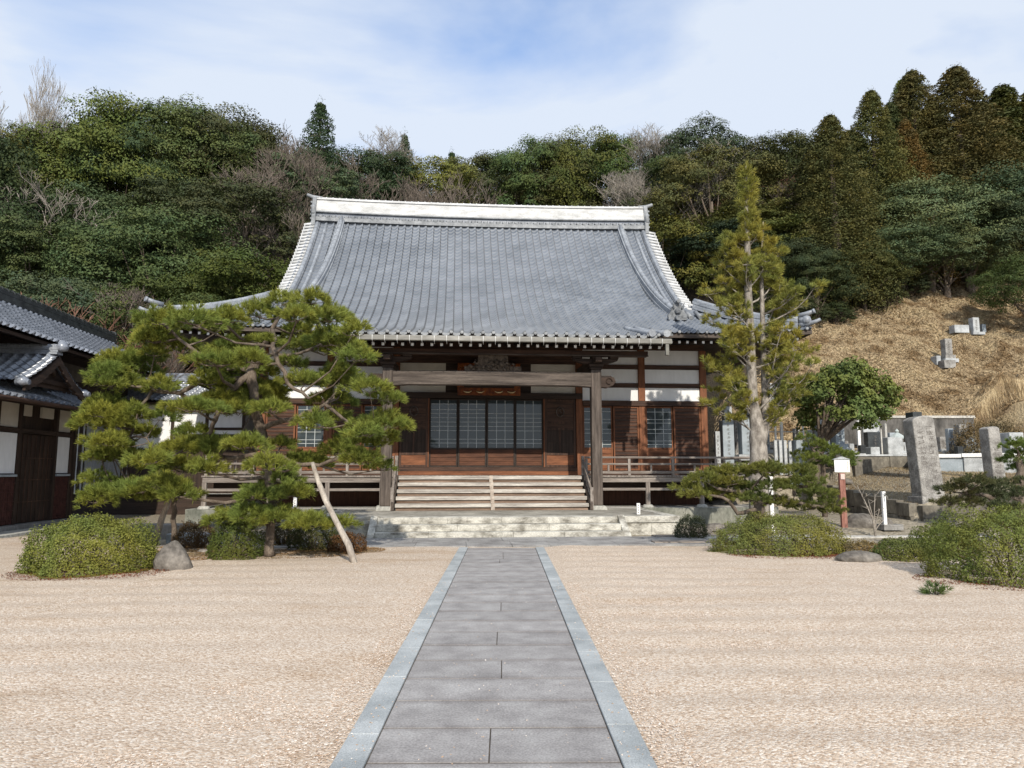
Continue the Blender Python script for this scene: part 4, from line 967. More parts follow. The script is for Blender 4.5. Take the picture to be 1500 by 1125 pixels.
for (u, v, Y, k) in [(395, 198, 47, 'bare_brown'), (425, 225, 46, 'bare_brown_b'), (372, 240, 45, 'bare_brown'), (405, 300, 40.5, 'bare_brown_b'), (590, 258, 54, 'bare_brown_b'), (635, 262, 54, 'bare_brown'), (510, 228, 53, 'bare_brown_b'),
                     (960, 215, 50, 'bare_pale'), (990, 235, 49, 'bare_pale'), (1168, 262, 46, 'bare_brown'), (1140, 275, 45.5, 'bare_brown_b'), (100, 250, 40, 'bare_pale')]:
    p = at(u, v, Y); plant(k, p.x, p.y, max(4, p.z-H(p.x, p.y)), None, None, None, 'middle slope' if Y < 50 else 'upper slope')
# filling rows between foot of the hill and skyline
def fill(Y, u0, u1, step, kinds, hmin, hmax, row, skip=None):
    x0 = at(u0, 400, Y).x; x1 = at(u1, 400, Y).x; x = x0
    while x < x1:
        xx = x+rf.uniform(-1, 1); yy = Y+rf.uniform(-1.6, 1.6); h = rf.uniform(hmin, hmax); x += step*rf.uniform(.8, 1.2)
        z = H(xx, yy); u, v = proj((xx, yy, z+h))
        if skip and skip(u, v, xx, yy): continue
        if 455 < u < 950 and v > 315: continue
        plant(rf.choice(kinds), xx, yy, h, None, None, None, row)
BL = ['round', 'tall', 'layered', 'clumpy', 'round', 'clumpy']
fill(33.5, -60, 330, 5.8, BL, 6.0, 8.0, 'foot of hill'); fill(38, -60, 430, 6.0, BL, 7.0, 9.0, 'lower slope'); fill(42.5, -60, 470, 6.0, BL+['bare_brown'], 7, 9.5, 'middle slope')
fill(47, 330, 520, 4.2, BL+['bare_brown', 'bare_brown_b', 'bare_pale'], 7, 9, 'upper slope'); fill(52, 300, 1000, 5.4, BL+['bare_brown', 'bare_brown_b'], 6.5, 8.5, 'upper slope')
fill(57.5, 480, 1100, 5.4, BL+['bare_brown', 'bare_brown_b'], 7, 8.5, 'upper slope'); fill(46, 960, 1100, 3.8, BL, 7, 9, 'middle slope'); fill(52, 1040, 1200, 4.5, BL, 7, 9, 'upper slope')
fill(52, 1340, 1640, 4.0, ['cedar', 'cedar_b'], 11, 13, 'behind the hillside graves')
def wood_edge(x): return 29.6+.52*x
for k in range(24):
    x = 13.5+k*.95+rf.uniform(-.3, .3); y = wood_edge(x)+rf.uniform(.6, 1.6)
    plant(rf.choice(['clumpy', 'round', 'shrub', 'layered']), x, min(y, 46), rf.uniform(1.8, 3.2), None, rf.choice([(.045, .058, .022), (.06, .075, .03), (.05, .05, .02), (.075, .09, .04)]), None, 'edge of dry grass slope')
    if k % 2: plant('shrub', x+.4, y-.9, rf.uniform(1.0, 1.9), None, (.05, .058, .022), None, 'edge of dry grass slope')
for k in range(26):
    Y = rf.uniform(29.5, 33.5); u = rf.uniform(-20, 330); p = at(u, 480, Y); plant('bare_rust', p.x, Y, rf.uniform(2.0, 3.2), None, None, None, 'foot of hill')
for (u, v, Y, k) in [(170, 400, 31, 'bare_brown'), (130, 440, 30, 'bare_rust'), (250, 490, 30.5, 'bare_brown'), (325, 370, 36, 'tall'), (385, 375, 37, 'round'), (60, 430, 30.5, 'bare_brown_b')]:
    p = at(u, v, Y); plant(k, p.x, Y, max(2.5, p.z-H(p.x, Y)), None, (.07, .085, .02) if k in ('tall', 'round') else None, None, 'foot of hill')
# a label for every tree that singles it out: kind, row, side, and its place in the row from left to right
def side(x):
    return 'left of temple' if x < -9 else ('behind temple roof' if x < 9.5 else 'right hillside')
ORD = ['first', 'second', 'third', 'fourth', 'fifth', 'sixth', 'seventh', 'eighth', 'ninth', 'tenth', 'eleventh', 'twelfth', 'thirteenth', 'fourteenth', 'fifteenth', 'sixteenth', 'seventeenth', 'eighteenth', 'nineteenth', 'twentieth']
from collections import defaultdict
gr = defaultdict(list)
for e, kind, zn, row, x in forest: gr[(KINDS[kind][1], row, side(x))].append(e)
for (kn, row, sd_), es in gr.items():
    es.sort(key=lambda e: proj(e.location)[0]); cat = 'shrub' if 'shrub' in kn else 'tree'
    rowt = {'skyline': 'on skyline', 'foot of hill': 'at foot of hill', 'edge of dry grass slope': 'edging dry grass slope', 'behind the hillside graves': 'above hillside graves', 'slope under the cedars': 'under cedars'}.get(row, 'on '+row)
    for i, e in enumerate(es):
        kk = kn if 'tree' in kn or 'shrub' in kn else kn+' tree'
        q = ('' if len(es) == 1 else (ORD[i] if i < 20 else '%dth' % (i+1))+' from left, ')
        tag(e, q+kk+' '+rowt+', '+sd_, cat, kn+' '+('shrubs' if cat == 'shrub' else 'trees')+' '+rowt+' '+sd_)
# ================================================================ PINES AND SHRUBS OF THE GARDEN
def needles(tufts, dirs, rng, n=26, length=.12, width=.0065, spread=.75):
    """each tuft: n thin blades fanning out round its direction"""
    T_ = np.repeat(np.asarray(tufts), n, 0); D = np.repeat(np.asarray(dirs), n, 0); m_ = len(T_)
    d = unit(D+rng.normal(0, spread*.55, (m_, 3))); L_ = length*rng.uniform(.7, 1.15, (m_, 1)); s = unit(np.cross(d, rng.normal(0, 1, (m_, 3))))*width
    base = T_+rng.normal(0, .008, (m_, 3)); mid = base+d*L_*.5
    V = np.stack([base-s*.5, base+s*.5, mid+s*.6+np.array([0, 0, .004]), base+d*L_-np.array([0, 0, .004]), mid-s*.6+np.array([0, 0, .004])], 1).reshape(-1, 3)
    return V, np.arange(5*m_).reshape(m_, 5)
def pad_tufts(c, rx, ry, rz, rng, dens=165):
    n = max(8, int(dens*math.pi*rx*ry)); q = rng.random(n)**.5; a = rng.uniform(0, 2*math.pi, n)
    x = q*np.cos(a); y = q*np.sin(a); k = 1+.22*np.sin(3*a+c[0]*5)+.12*np.sin(7*a+c[2]*9)
    z = rz*(1-q**2)*rng.uniform(.35, 1.1, n)-.35*rz*q*rng.random(n)
    P_ = np.stack([c[0]+rx*x*k, c[1]+ry*y*k, c[2]+z+.03*rng.normal(0, 1, n)], -1)
    D = unit(np.stack([x*k*.75, y*k*.75, .75-.35*q+0*x], -1)+rng.normal(0, .22, (n, 3))); return P_, D
def niwaki(name, loc, limbs, pads, color, seed, label, cat='pine', bark='bark', nlen=.12, dens=165, nn=26, group=None, twigs=4):
    """limbs: list of (points, radii) in world metres; pads: (x,y,z,rx,ry,rz) in world metres"""
    rng = np.random.default_rng(seed); rr = random.Random(seed); loc = Vector(loc)
    e = empty(name, loc, 0, label, cat, group); b = MB(); nodes = []
    for pts, rad in limbs:
        # smooth the limb with mid points and slight kinks
        P_ = [Vector(p)-loc for p in pts]; Q, RR = [P_[0]], [rad[0]]
        for i in range(len(P_)-1):
            for f in (.33, .66, 1.0):
                w_ = (P_[i+1]-P_[i]).length*.05*(0 if f == 1 else 1); Q.append(P_[i].lerp(P_[i+1], f)+Vector((rr.uniform(-w_, w_), rr.uniform(-w_, w_), rr.uniform(-w_, w_)))); RR.append(rad[i]+(rad[i+1]-rad[i])*f)
        b.tube(Q, RR, 9, cap=True); nodes += [(q, r) for q, r in zip(Q, RR)]
    TT, DD = [], []
    for (x, y, z, rx, ry, rz) in pads:
        c = Vector((x, y, z))-loc
        best = min(nodes, key=lambda q: (q[0]-c).length+max(0, q[0].z-c.z)*1.5)
        p0 = best[0]; mid = p0.lerp(c, .5)+Vector((rr.uniform(-.08, .08), rr.uniform(-.08, .08), -.10*(c-p0).length)); L_ = (c-p0).length
        r0 = min(best[1]*.7, .02+.02*L_); b.tube([p0, p0.lerp(mid, .6), mid, c+Vector((0, 0, -.04))], [r0, r0*.85, r0*.7, r0*.45], 6, cap=False)
        for k in range(twigs):
            a = k*2*math.pi/twigs+rr.uniform(-.4, .4); q = c+Vector((rx*.75*math.cos(a), ry*.75*math.sin(a), rr.uniform(-.02, .03))); b.tube([c+Vector((0, 0, -.05)), c.lerp(q, .5)+Vector((0, 0, -.05+rr.uniform(-.03, .03))), q], [r0*.4, r0*.28, .006], 4, cap=False)
        p_, d_ = pad_tufts(c, rx, ry, rz, rng, dens); TT.append(p_); DD.append(d_)
    b.build('trunk', M[bark], e)
    V, F = needles(np.concatenate(TT), np.concatenate(DD), rng, nn, nlen)
    o = link('crown', np_mesh('crown', V, F, M['needle']), e); o.color = (*color, 1); return e
# --- the great trained pine left of the stairs. Pads read off the photo, each with its own depth in the crown
def PX(cx, cy): return 100+cx*.4088, 400+cy*.4088
PADS = [(340,150,75,50),(300,222,45,26),(450,150,75,45),(560,148,65,38),(680,125,65,42),(770,85,55,36),(870,78,60,34),(930,140,60,36),(820,140,60,30),(1020,190,50,36),(945,225,80,42),(850,245,60,32),(1035,280,58,36),(700,230,60,30),(590,250,70,34),
(530,300,75,32),(640,290,65,28),(230,297,60,30),(280,285,55,26),(145,340,58,32),(205,385,58,34),(330,392,55,28),(500,372,55,28),(600,385,80,32),(715,405,65,28),(850,370,68,28),(950,375,75,30),(1080,395,68,36),(1145,432,55,32),(950,440,75,28),
(460,465,80,24),(600,472,90,26),(725,470,55,24),(130,452,55,28),(225,490,65,32),(95,520,65,34),(180,525,58,28),(1135,520,85,38),(1060,552,50,24),(880,520,60,42),(430,612,80,34),(540,602,75,28),(640,597,65,28),(120,642,50,28),(205,645,65,28),
(300,652,58,28),(400,680,70,42),(500,682,60,36),(720,670,68,34),(840,662,78,34),(970,620,68,28),(1050,652,58,28),(1115,680,40,24),(95,790,52,46),(165,770,68,38),(235,762,58,36),(330,780,58,36),(400,770,58,44),(680,780,58,30),(800,770,58,30),
(575,868,68,32),(650,850,78,34),(760,862,78,34),(870,880,68,28),(975,882,48,24),(560,430,50,24),(760,600,45,24),(270,560,50,24),(330,500,45,24),(800,310,45,22),(420,250,50,22),(350,740,60,30)]
rp = random.Random(12); pads = []
for (cx, cy, hw, hh) in PADS:
    u, v = PX(cx, cy); 
    if cy > 840: Y = 13.2+rp.uniform(-.3, .4)
    elif cx < 300: Y = 14.6+rp.uniform(-.7, .7)
    else: Y = 13.6+rp.uniform(-1.3, 1.3)
    p = at(u, v+hh*.4*.3, Y); m_ = .4088*Y/FPX; rx = hw*m_*1.12; pads.append((p.x, p.y, p.z-.06, rx, min(.7, rx*rp.uniform(.85, 1.15)), hh*m_*1.15))
for k in range(56):  # the crown fills out between the named pads, mostly farther back
    a, b_ = rp.sample(PADS[:62], 2)
    while abs(a[0]-b_[0])+abs(a[1]-b_[1]) > 200: a, b_ = rp.sample(PADS[:62], 2)
    f = rp.uniform(.3, .7); cx, cy = a[0]*f+b_[0]*(1-f), a[1]*f+b_[1]*(1-f)+rp.uniform(-14, 14)
    if 560 < cy and 540 < cx < 640: continue
    Y = 14.2+rp.uniform(-.5, 1.2); p = at(*PX(cx, cy), Y); m_ = .4088*Y/FPX; rx = rp.uniform(46, 74)*m_; pads.append((p.x, p.y, p.z-.05, rx, rx*rp.uniform(.8, 1.1), rp.uniform(26, 38)*m_))
def L_(*q):  # points (crop x, crop y, Y, r)
    return [at(*PX(a, b), Y) for a, b, Y, r in q], [r*.8 for a, b, Y, r in q]
base = at(*PX(720, 1010), 13.5)
limbs = [L_((720, 1012, 13.5, .125), (722, 960, 13.5, .10), (735, 860, 13.6, .10), (720, 760, 13.7, .10), (705, 660, 13.7, .11), (690, 560, 13.6, .12), (665, 450, 13.6, .12), (655, 350, 13.6, .13), (690, 290, 13.7, .08), (735, 190, 13.8, .05), (790, 110, 13.8, .03)),
         L_((655, 360, 13.6, .08), (560, 430, 13.4, .075), (535, 500, 13.3, .06), (510, 570, 13.3, .05), (440, 620, 13.4, .035)),
         L_((730, 200, 13.8, .05), (742, 290, 13.0, .055), (785, 395, 12.9, .045), (860, 450, 12.9, .03)),
         L_((660, 380, 13.6, .08), (480, 380, 13.9, .06), (400, 430, 14.0, .055), (300, 420, 14.2, .04), (200, 400, 14.4, .03)),
         L_((655, 350, 13.6, .07), (520, 330, 13.8, .05), (430, 260, 13.9, .04), (340, 180, 13.9, .03)),
         L_((690, 560, 13.6, .07), (820, 520, 13.4, .05), (920, 470, 13.3, .045), (1010, 540, 13.2, .035), (1100, 560, 13.2, .02)),
         L_((700, 640, 13.7, .06), (800, 680, 13.5, .05), (900, 690, 13.3, .045), (1010, 650, 13.2, .03)),
         L_((700, 650, 13.7, .06), (560, 660, 13.8, .05), (420, 700, 14.1, .04), (300, 690, 14.3, .03)),
         L_((690, 300, 13.7, .05), (820, 290, 13.8, .04), (940, 240, 13.7, .03)),
         L_((378, 970, 15.2, .07), (375, 880, 15.1, .065), (385, 800, 15.0, .06), (350, 720, 14.8, .055), (260, 760, 14.7, .04), (150, 800, 14.6, .025)),
         L_((300, 420, 14.2, .04), (250, 500, 14.3, .035), (220, 590, 14.3, .03), (280, 590, 14.1, .022), (310, 640, 14.1, .02)),
         L_((735, 860, 13.6, .06), (800, 880, 13.4, .04), (900, 890, 13.3, .025))]
GP = (.205, .232, .050)
niwaki('pine_tree', (base.x, base.y, 0), limbs, pads, GP, 4, 'large trained pine with spreading needle pads, propped in front of the temple', 'pine', nlen=.135, dens=215, nn=30)
def prop(name, pts, rad, label):
    b = MB(); o0 = Vector(pts[0]); b.tube([Vector(p)-o0 for p in pts], rad, 10); o = b.build(name, M['prop_wood'], None, 0, loc=o0); tag(o, label, 'prop', None); return o
p_, r_ = L_((1030, 1030, 12.6, .075), (1005, 975, 12.65, .072), (960, 890, 12.75, .062), (920, 810, 12.85, .062), (890, 730, 13.0, .055), (875, 680, 13.1, .045)); p_[0].z = -.05
prop('pine_prop', p_, r_, 'long pale leaning log propping the pine, foot on the gravel')
p_, r_ = L_((310, 950, 16.2, .085), (335, 880, 15.9, .08), (355, 830, 15.6, .06), (372, 760, 15.2, .05)); p_[0].z = -.05
prop('pine_prop', p_, r_, 'short pale forked log propping the left side of the pine')
# --- tall double-stemmed pine at the right corner of the veranda
def tall_pine():
    rng = np.random.default_rng(9); rr = random.Random(9); Y0 = 18.6; A = lambda u, v, Y=Y0: at(u, v, Y)
    base = A(1111, 696); base.z = H(base.x, base.y); loc = base.copy()
    e = empty('pine_tree', loc, 0, 'tall slender pine with two pale stems at right corner of the veranda', 'pine'); b = MB()
    s1 = [base+Vector((0, 0, -.3)), A(1111, 690), A(1111, 655), A(1109, 628), A(1103, 590), A(1099, 500), A(1096, 420), A(1094, 330), A(1093, 270), A(1093, 243)]; r1 = [.27, .24, .22, .19, .135, .12, .10, .07, .035, .015]
    s2 = [A(1112, 650), A(1122, 618, 18.7), A(1119, 540, 18.8), A(1117, 460, 18.8), A(1116, 390, 18.8), A(1118, 325, 18.8)]; r2 = [.18, .12, .085, .065, .045, .015]
    for s, r in ((s1, r1), (s2, r2)):
        Q, RR = [], []
        for i in range(len(s)-1):
            for f in (0, .5): Q.append(s[i].lerp(s[i+1], f)-loc+Vector((rr.uniform(-.015, .015), rr.uniform(-.015, .015), 0))); RR.append(r[i]+(r[i+1]-r[i])*f)
        Q.append(s[-1]-loc); RR.append(r[-1]); b.tube(Q, RR, 10)
    TT, DD = [], []
    m_ = Y0/FPX
    env = [(240, 4, 4), (262, 13, 12), (300, 15, 16), (330, 17, 22), (352, 24, 24), (372, 40, 34), (395, 46, 40), (420, 55, 66), (460, 58, 76), (500, 54, 74), (530, 50, 62), (560, 56, 84), (600, 80, 92), (640, 62, 84)]
    def wid(v, side):
        for i in range(len(env)-1):
            if env[i][0] <= v <= env[i+1][0]:
                f = (v-env[i][0])/(env[i+1][0]-env[i][0]); return (env[i][1+side]*(1-f)+env[i+1][1+side]*f)*m_
        return .6
    def branch(p0, az, L, rise):
        d = Vector((math.cos(az), math.sin(az), rise)).normalized(); p = p0.copy(); pts = [p.copy()]; r0 = .012+.012*L
        nseg = 5
        for i in range(nseg):
            d = (d+Vector((rr.uniform(-.22, .22), rr.uniform(-.22, .22), .10+rr.uniform(-.1, .14)))).normalized(); p = p+d*L/nseg; pts.append(p.copy())
        b.tube(pts, [max(.006, r0*(1-i/(nseg+1))) for i in range(nseg+1)], 5, cap=False)
        for i in range(2, nseg+1):
            for k in range(3 if i < nseg else 5):
                a = rr.uniform(0, 6.28); sub = Vector((math.cos(a), math.sin(a), rr.uniform(.0, .8))).normalized()*rr.uniform(.12, .20+.12*L); q = pts[i]+sub
                b.tube([pts[i], pts[i].lerp(q, .6)+Vector((0, 0, -.01)), q], [.008, .006, .004], 3, cap=False)
                for j in range(4 if L > .32 else 2):
                    c = np.array(pts[i].lerp(q, rr.uniform(.55, 1.08))); dd = unit(np.array(sub.normalized())*.7+np.array([rr.uniform(-.4, .4), rr.uniform(-.4, .4), rr.uniform(.2, .8)]))
                    TT.append(c+np.array([rr.uniform(-.05, .05) for _ in range(3)])); DD.append(dd)
    v = 258
    while v < 652:
        for side in (0, 1):
            for rep in range(2 if v > 345 else 1):
                vv = v+rr.uniform(-6, 6); uu = 1094+(vv-240)*.03+(3 if vv > 560 else 0); st_ = 1117 if (side == 1 and vv > 345 and rr.random() < .7) else uu
                if vv > 640: st_ = 1111
                p0 = A(st_, min(648, vv), Y0+(.15 if st_ == 1117 else 0))-loc; off = (st_-uu)*m_; W = wid(min(639, max(241, vv)), side)-(off if side == 1 else -off)*1.0
                W = max(.10, W*(1.38 if vv > 350 else .55))*rr.uniform(.55, 1.02); az = rr.uniform(-1.1, 1.1) if side == 1 else math.pi+rr.uniform(-1.1, 1.1); rise = rr.uniform(.15, .8) if vv > 300 else rr.uniform(.8, 1.8)
                branch(p0+Vector((0, 0, -.3*W*rise)) if vv < 600 else p0, az, W*rr.choice((.7, .95, 1.25)), rise)
        v += 16.5 if v > 345 else 14
    TT.append(np.array(s1[-1]-loc)); DD.append(np.array([0, 0, 1.]))
    b.build('trunk', M['bark_pale'], e)
    V, F = needles(np.array(TT), np.array(DD), rng, 20, .16, .008, .8)
    o = link('crown', np_mesh('crown', V, F, M['needle']), e); o.color = (.27, .26, .062, 1)
tall_pine()
# --- low spreading pines
def simple_pads(lst, Y, jy, sc=1.0, zfac=.8):
    out = []
    for (u, v, hw, hh) in lst:
        y_ = Y+rp.uniform(-jy, jy); p = at(u, v, y_); m_ = y_/FPX; out.append((p.x, p.y, p.z-.02, hw*m_*sc, hw*m_*sc*rp.uniform(.8, 1.1), hh*m_*zfac))
    return out
lp = simple_pads([(1008, 714, 18, 8), (1035, 702, 25, 10), (1062, 692, 25, 9), (1092, 690, 25, 9), (1122, 687, 25, 9), (1150, 692, 22, 9), (1175, 686, 18, 8), (1050, 722, 25, 8), (1085, 715, 20, 8), (1130, 712, 24, 8), (1165, 708, 22, 8), (1198, 722, 22, 9), (1214, 735, 15, 8),
                  (1190, 702, 15, 7), (1100, 730, 25, 8), (1140, 735, 20, 7), (1180, 742, 22, 7), (1222, 748, 14, 6), (1020, 724, 18, 7), (1070, 705, 20, 8)], 14.9, .5)
b0 = at(1112, 765, 14.9)
niwaki('low_pine', (b0.x, b0.y, 0), [([at(1112, 796, 14.9), at(1111, 762, 14.9), at(1112, 738, 14.9), at(1095, 722, 14.9), at(1050, 715, 14.8)], [.13, .12, .11, .05, .03]), ([at(1112, 740, 14.9), at(1140, 728, 15), at(1163, 735, 15), at(1166, 700, 15.0)], [.07, .05, .045, .03]),
                                     ([at(1112, 745, 14.9), at(1080, 752, 14.7), at(1068, 734, 14.7), at(1030, 722, 14.7)], [.05, .04, .035, .02]), ([at(1163, 735, 15), at(1205, 742, 14.9), at(1220, 748, 14.9)], [.04, .03, .015])],
       [(x, y, z, a*1.2, b_*1.2, c*1.35) for x, y, z, a, b_, c in lp], (.165, .175, .045), 5, 'low wide spreading pine over the clipped bush right of the steps', 'pine', nlen=.10, dens=230, nn=22, twigs=3)
lp = simple_pads([(1180, 642, 14, 9), (1198, 652, 18, 10), (1216, 660, 20, 10), (1234, 666, 18, 9), (1245, 674, 12, 8), (1190, 672, 20, 9), (1210, 678, 22, 9), (1175, 664, 14, 9), (1232, 680, 16, 7)], 20.6, .5)
b0 = at(1205, 700, 20.6); b0.z = H(b0.x, b0.y)
niwaki('low_pine', b0, [([b0+Vector((0, 0, -.1)), at(1206, 685, 20.6), at(1196, 668, 20.6), at(1185, 650, 20.6)], [.08, .07, .05, .02])], lp, (.15, .19, .048), 6, 'small domed pine on the bank behind the white notice board', 'pine', nlen=.11, dens=200, nn=22, twigs=3)
lp = simple_pads([(1400, 717, 25, 12), (1430, 706, 28, 12), (1462, 714, 28, 14), (1492, 724, 22, 12), (1388, 735, 18, 9), (1420, 736, 28, 10), (1468, 742, 26, 10), (1445, 725, 25, 10), (1505, 705, 20, 12)], 14.6, .5)
b0 = at(1470, 770, 14.6); b0.z = 0
niwaki('low_pine', b0, [([b0, at(1470, 745, 14.6), at(1450, 728, 14.6), at(1410, 722, 14.6)], [.09, .08, .05, .03]), ([at(1470, 750, 14.6), at(1495, 735, 14.6)], [.06, .03])], lp, (.095, .10, .045), 7, 'dark shaggy low pine above the clipped bushes at right edge', 'pine', nlen=.10, dens=230, nn=22, twigs=3)
lp = simple_pads([(1488, 652, 18, 12), (1500, 665, 20, 14), (1483, 672, 16, 10), (1510, 650, 18, 12), (1500, 684, 18, 8)], 16.4, .4)
b0 = at(1496, 745, 16.4); b0.z = H(b0.x, b0.y)
niwaki('low_pine', b0, [([b0, at(1492, 715, 16.4), at(1498, 690, 16.4), at(1490, 668, 16.4)], [.17, .16, .10, .04])], lp, (.13, .18, .045), 8, 'round topped pine with thick gnarled trunk at far right edge', 'pine', nlen=.10, dens=260, nn=22, twigs=3)
# seedling in the gravel
p0 = at(1371, 880, 9.35); p0.z = .02; TT, DD = [], []
for k in range(26):
    a = rp.uniform(0, 6.28); r_ = rp.uniform(.02, .17); TT.append((r_*math.cos(a), r_*math.sin(a), rp.uniform(.03, .15)-r_*.2)); DD.append((math.cos(a)*.7, math.sin(a)*.7, .6))
e = empty('pine_seedling', p0, 0, 'tiny pine seedling growing alone in the right gravel', 'seedling')
V, F = needles(np.array(TT), unit(np.array(DD)), np.random.default_rng(3), 16, .10, .005); o = link('needles', np_mesh('needles', V, F, M['needle']), e); o.color = (.10, .15, .045, 1)
b = MB()
for t_ in TT[:12]: b.tube([(0, 0, -.02), (t_[0]*.5, t_[1]*.5, t_[2]*.6), t_], [.008, .006, .003], 4)
b.build('stem', M['bark'], e)
# --- clipped azaleas
def dome(name, c, rx, ry, rz, color, n, leaf, seed, label, group=None, bump_=.13, mat='leaf', loose=0.06):
    rng = np.random.default_rng(seed); d = unit(rng.normal(0, 1, (int(n*1.7), 3))); d = d[d[:, 2] > -.12][:n]
    a = np.arctan2(d[:, 1], d[:, 0]); k = 1+bump_*(np.sin(4*a+seed)*.5+np.sin(9*d[:, 0]+seed*2)*.35+np.sin(11*d[:, 1]+7*d[:, 2])*.35+np.sin(23*d[:, 0]+17*d[:, 2])*.25+np.sin(27*d[:, 1]-9*d[:, 0])*.2)
    sq = 1/np.maximum(.82, (np.abs(d[:, 2])**2.6+(1-d[:, 2]**2)**1.3)**(1/2.6))
    rad = (k*sq*(1-.14*rng.random(len(d))**2+loose*rng.random(len(d))**4))[:, None]; P_ = d*rad*np.array([rx, ry, rz]); P_[:, 2] = np.maximum(P_[:, 2], .02)
    V, F = leaf_quads(P_, unit(d/np.array([rx, ry, rz])), leaf, rng, .5, .75)
    e = empty(name, (c[0], c[1], c[2] if len(c) > 2 else 0), 0, label, 'bush', group); o = link('foliage', np_mesh('foliage', V, F, M[mat]), e); o.color = (*color, 1)
    b = MB(); rr = random.Random(seed)
    for i in range(22):
        q = Vector(d[rr.randrange(len(d))])*.82; q = Vector((q.x*rx, q.y*ry, abs(q.z)*rz)); b.tube([(q.x*.12, q.y*.12, -.03), (q.x*.55, q.y*.55, q.z*.55), q], [.02, .014, .006], 4)
    b.build('stems', M['bark'], e)
    return e
GA = (.165, .180, .042)
c = at(133, 836, 11.9); dome('clipped_azalea', (c.x, 11.9), .93, .86, .80, GA, 42000, .0165, 1, 'large round clipped bush on the gravel left of the pine beside a grey boulder')
c = at(1132, 800, 14.6); dome('clipped_azalea', (c.x, 14.2), 1.16, .85, .70, (.165, .170, .045), 36000, .0165, 2, 'wide clipped olive bush under the low pine right of the steps', loose=.1)
c = at(1462, 860, 10.8); dome('clipped_azalea', (c.x+.14, 10.75), 1.08, .95, .98, (.145, .160, .038), 42000, .0165, 3, 'big round clipped bush at the lower right edge of the gravel')
c = at(1372, 790, 13.6); dome('clipped_azalea', (c.x, 13.4), .55, .5, .60, (.150, .165, .040), 15000, .0165, 4, 'medium rounded bush left of and behind the biggest right bush')
c = at(1330, 822, 12.6); dome('clipped_azalea', (c.x, 12.9), .42, .38, .38, (.110, .125, .034), 8000, .0165, 5, 'small clipped bush between the flat rock and the big right bush')
c = at(338, 815, 13.2); dome('clipped_azalea', (c.x, 13.4), .46, .42, .66, (.090, .110, .026), 12000, .0165, 6, 'small dark bush under the left half of the great pine')
c = at(505, 806, 14.2); dome('clipped_azalea', (c.x, 14.4), .36, .32, .36, (.120, .060, .026), 6000, .0165, 7, 'little reddish brown bush behind the leaning log foot')
c = at(455, 800, 14.6); dome('clipped_azalea', (c.x, 14.9), .50, .40, .55, (.070, .076, .026), 9000, .0165, 8, 'dull green bush right of the pine trunk base')
c = at(280, 800, 15.0); dome('clipped_azalea', (c.x, 15.2), .45, .38, .50, (.090, .058, .028), 7000, .0165, 9, 'sparse brownish bush right of the boulder under the pine', loose=.15)
c = at(1275, 800, 13.6); dome('clipped_azalea', (c.x, 13.9), .42, .30, .24, (.175, .125, .055), 4500, .0165, 10, 'low brown autumn coloured bush behind the flat rock', loose=.2)
c = at(405, 786, 15.4); dome('clipped_azalea', (c.x, 15.8), .42, .34, .42, (.075, .060, .026), 6000, .0165, 14, 'dim brown green bush farthest back behind the pine trunk', loose=.15)
c = at(1017, 765, 17.0); dome('clipped_azalea', (c.x, 17.3), .38, .34, .50, (.060, .070, .036), 6000, .0165, 11, 'dark little bush by the corner of the stone platform', loose=.15)
c = at(1475, 605, 26); dome('brown_bush', (c.x, 27, H(c.x, 27)-.2), 1.3, 1.0, 1.3, (.14, .10, .05), 14000, .035, 12, 'brown withered bush on the mound behind the second inscribed stone', loose=.3)
# --- glossy evergreen in the graveyard
rng = np.random.default_rng(40)
c0 = at(1236, 640, 24.5); gz = H(c0.x, 24.5)
me, cl = broad_crown('crown', 1.6, 3.2, 24, 62, .062, 44, rc=(.34, .48), ncl=11, jit=.5, low=-.5)
p1_ = at(1238, 592, 24.5); e = empty('evergreen_tree', (c0.x-.4, 24.5, gz), 0, 'glossy leaved round evergreen standing among the graves right of the tall pine', 'tree')
o = link('crown', me, e, (p1_.x-c0.x+.4, 0, p1_.z-gz)); o.color = (.125, .155, .045, 1)
b = MB(); b.tube([(-.75, 0, -.3), (-.7, 0, .5), (-.5, 0, 1.1), (-.2, 0, 1.9), (.3, 0, 2.6)], [.26, .22, .2, .13, .05], 9)
for q in cl[:14]: q = Vector(q)+Vector((p1_.x-c0.x+.4, 0, p1_.z-gz)); b.tube([(-.4, 0, 1.3), Vector((-.4, 0, 1.3)).lerp(q, .5), q], [.09, .05, .015], 5)
b.build('trunk', M['bark'], e)
# small leafless shrub by the tap
b = MB(); rr = random.Random(5); p0 = at(1283, 792, 17.3); p0.z = .1
for (x, z) in ((-.36, 1.15), (.02, .95), (-.12, .8), (.12, .6), (.2, .35)):
    b.tube([(0, 0, -.1), (x*.1, .02, z*.3), (x*.55, 0, z*.65), (x, rr.uniform(-.1, .1), z)], [.022, .018, .012, .005], 5)
    for k in range(4): f = rr.uniform(.4, .9); q = Vector((x*f, 0, z*f)); b.tube([q, q+Vector((rr.uniform(-.2, .2), rr.uniform(-.1, .1), rr.uniform(.05, .22)))], [.007, .003], 4)
o = b.build('bare_shrub', M['twig_pale'], None, loc=p0); tag(o, 'thin leafless sapling between the notice board and the white tap post', 'shrub')
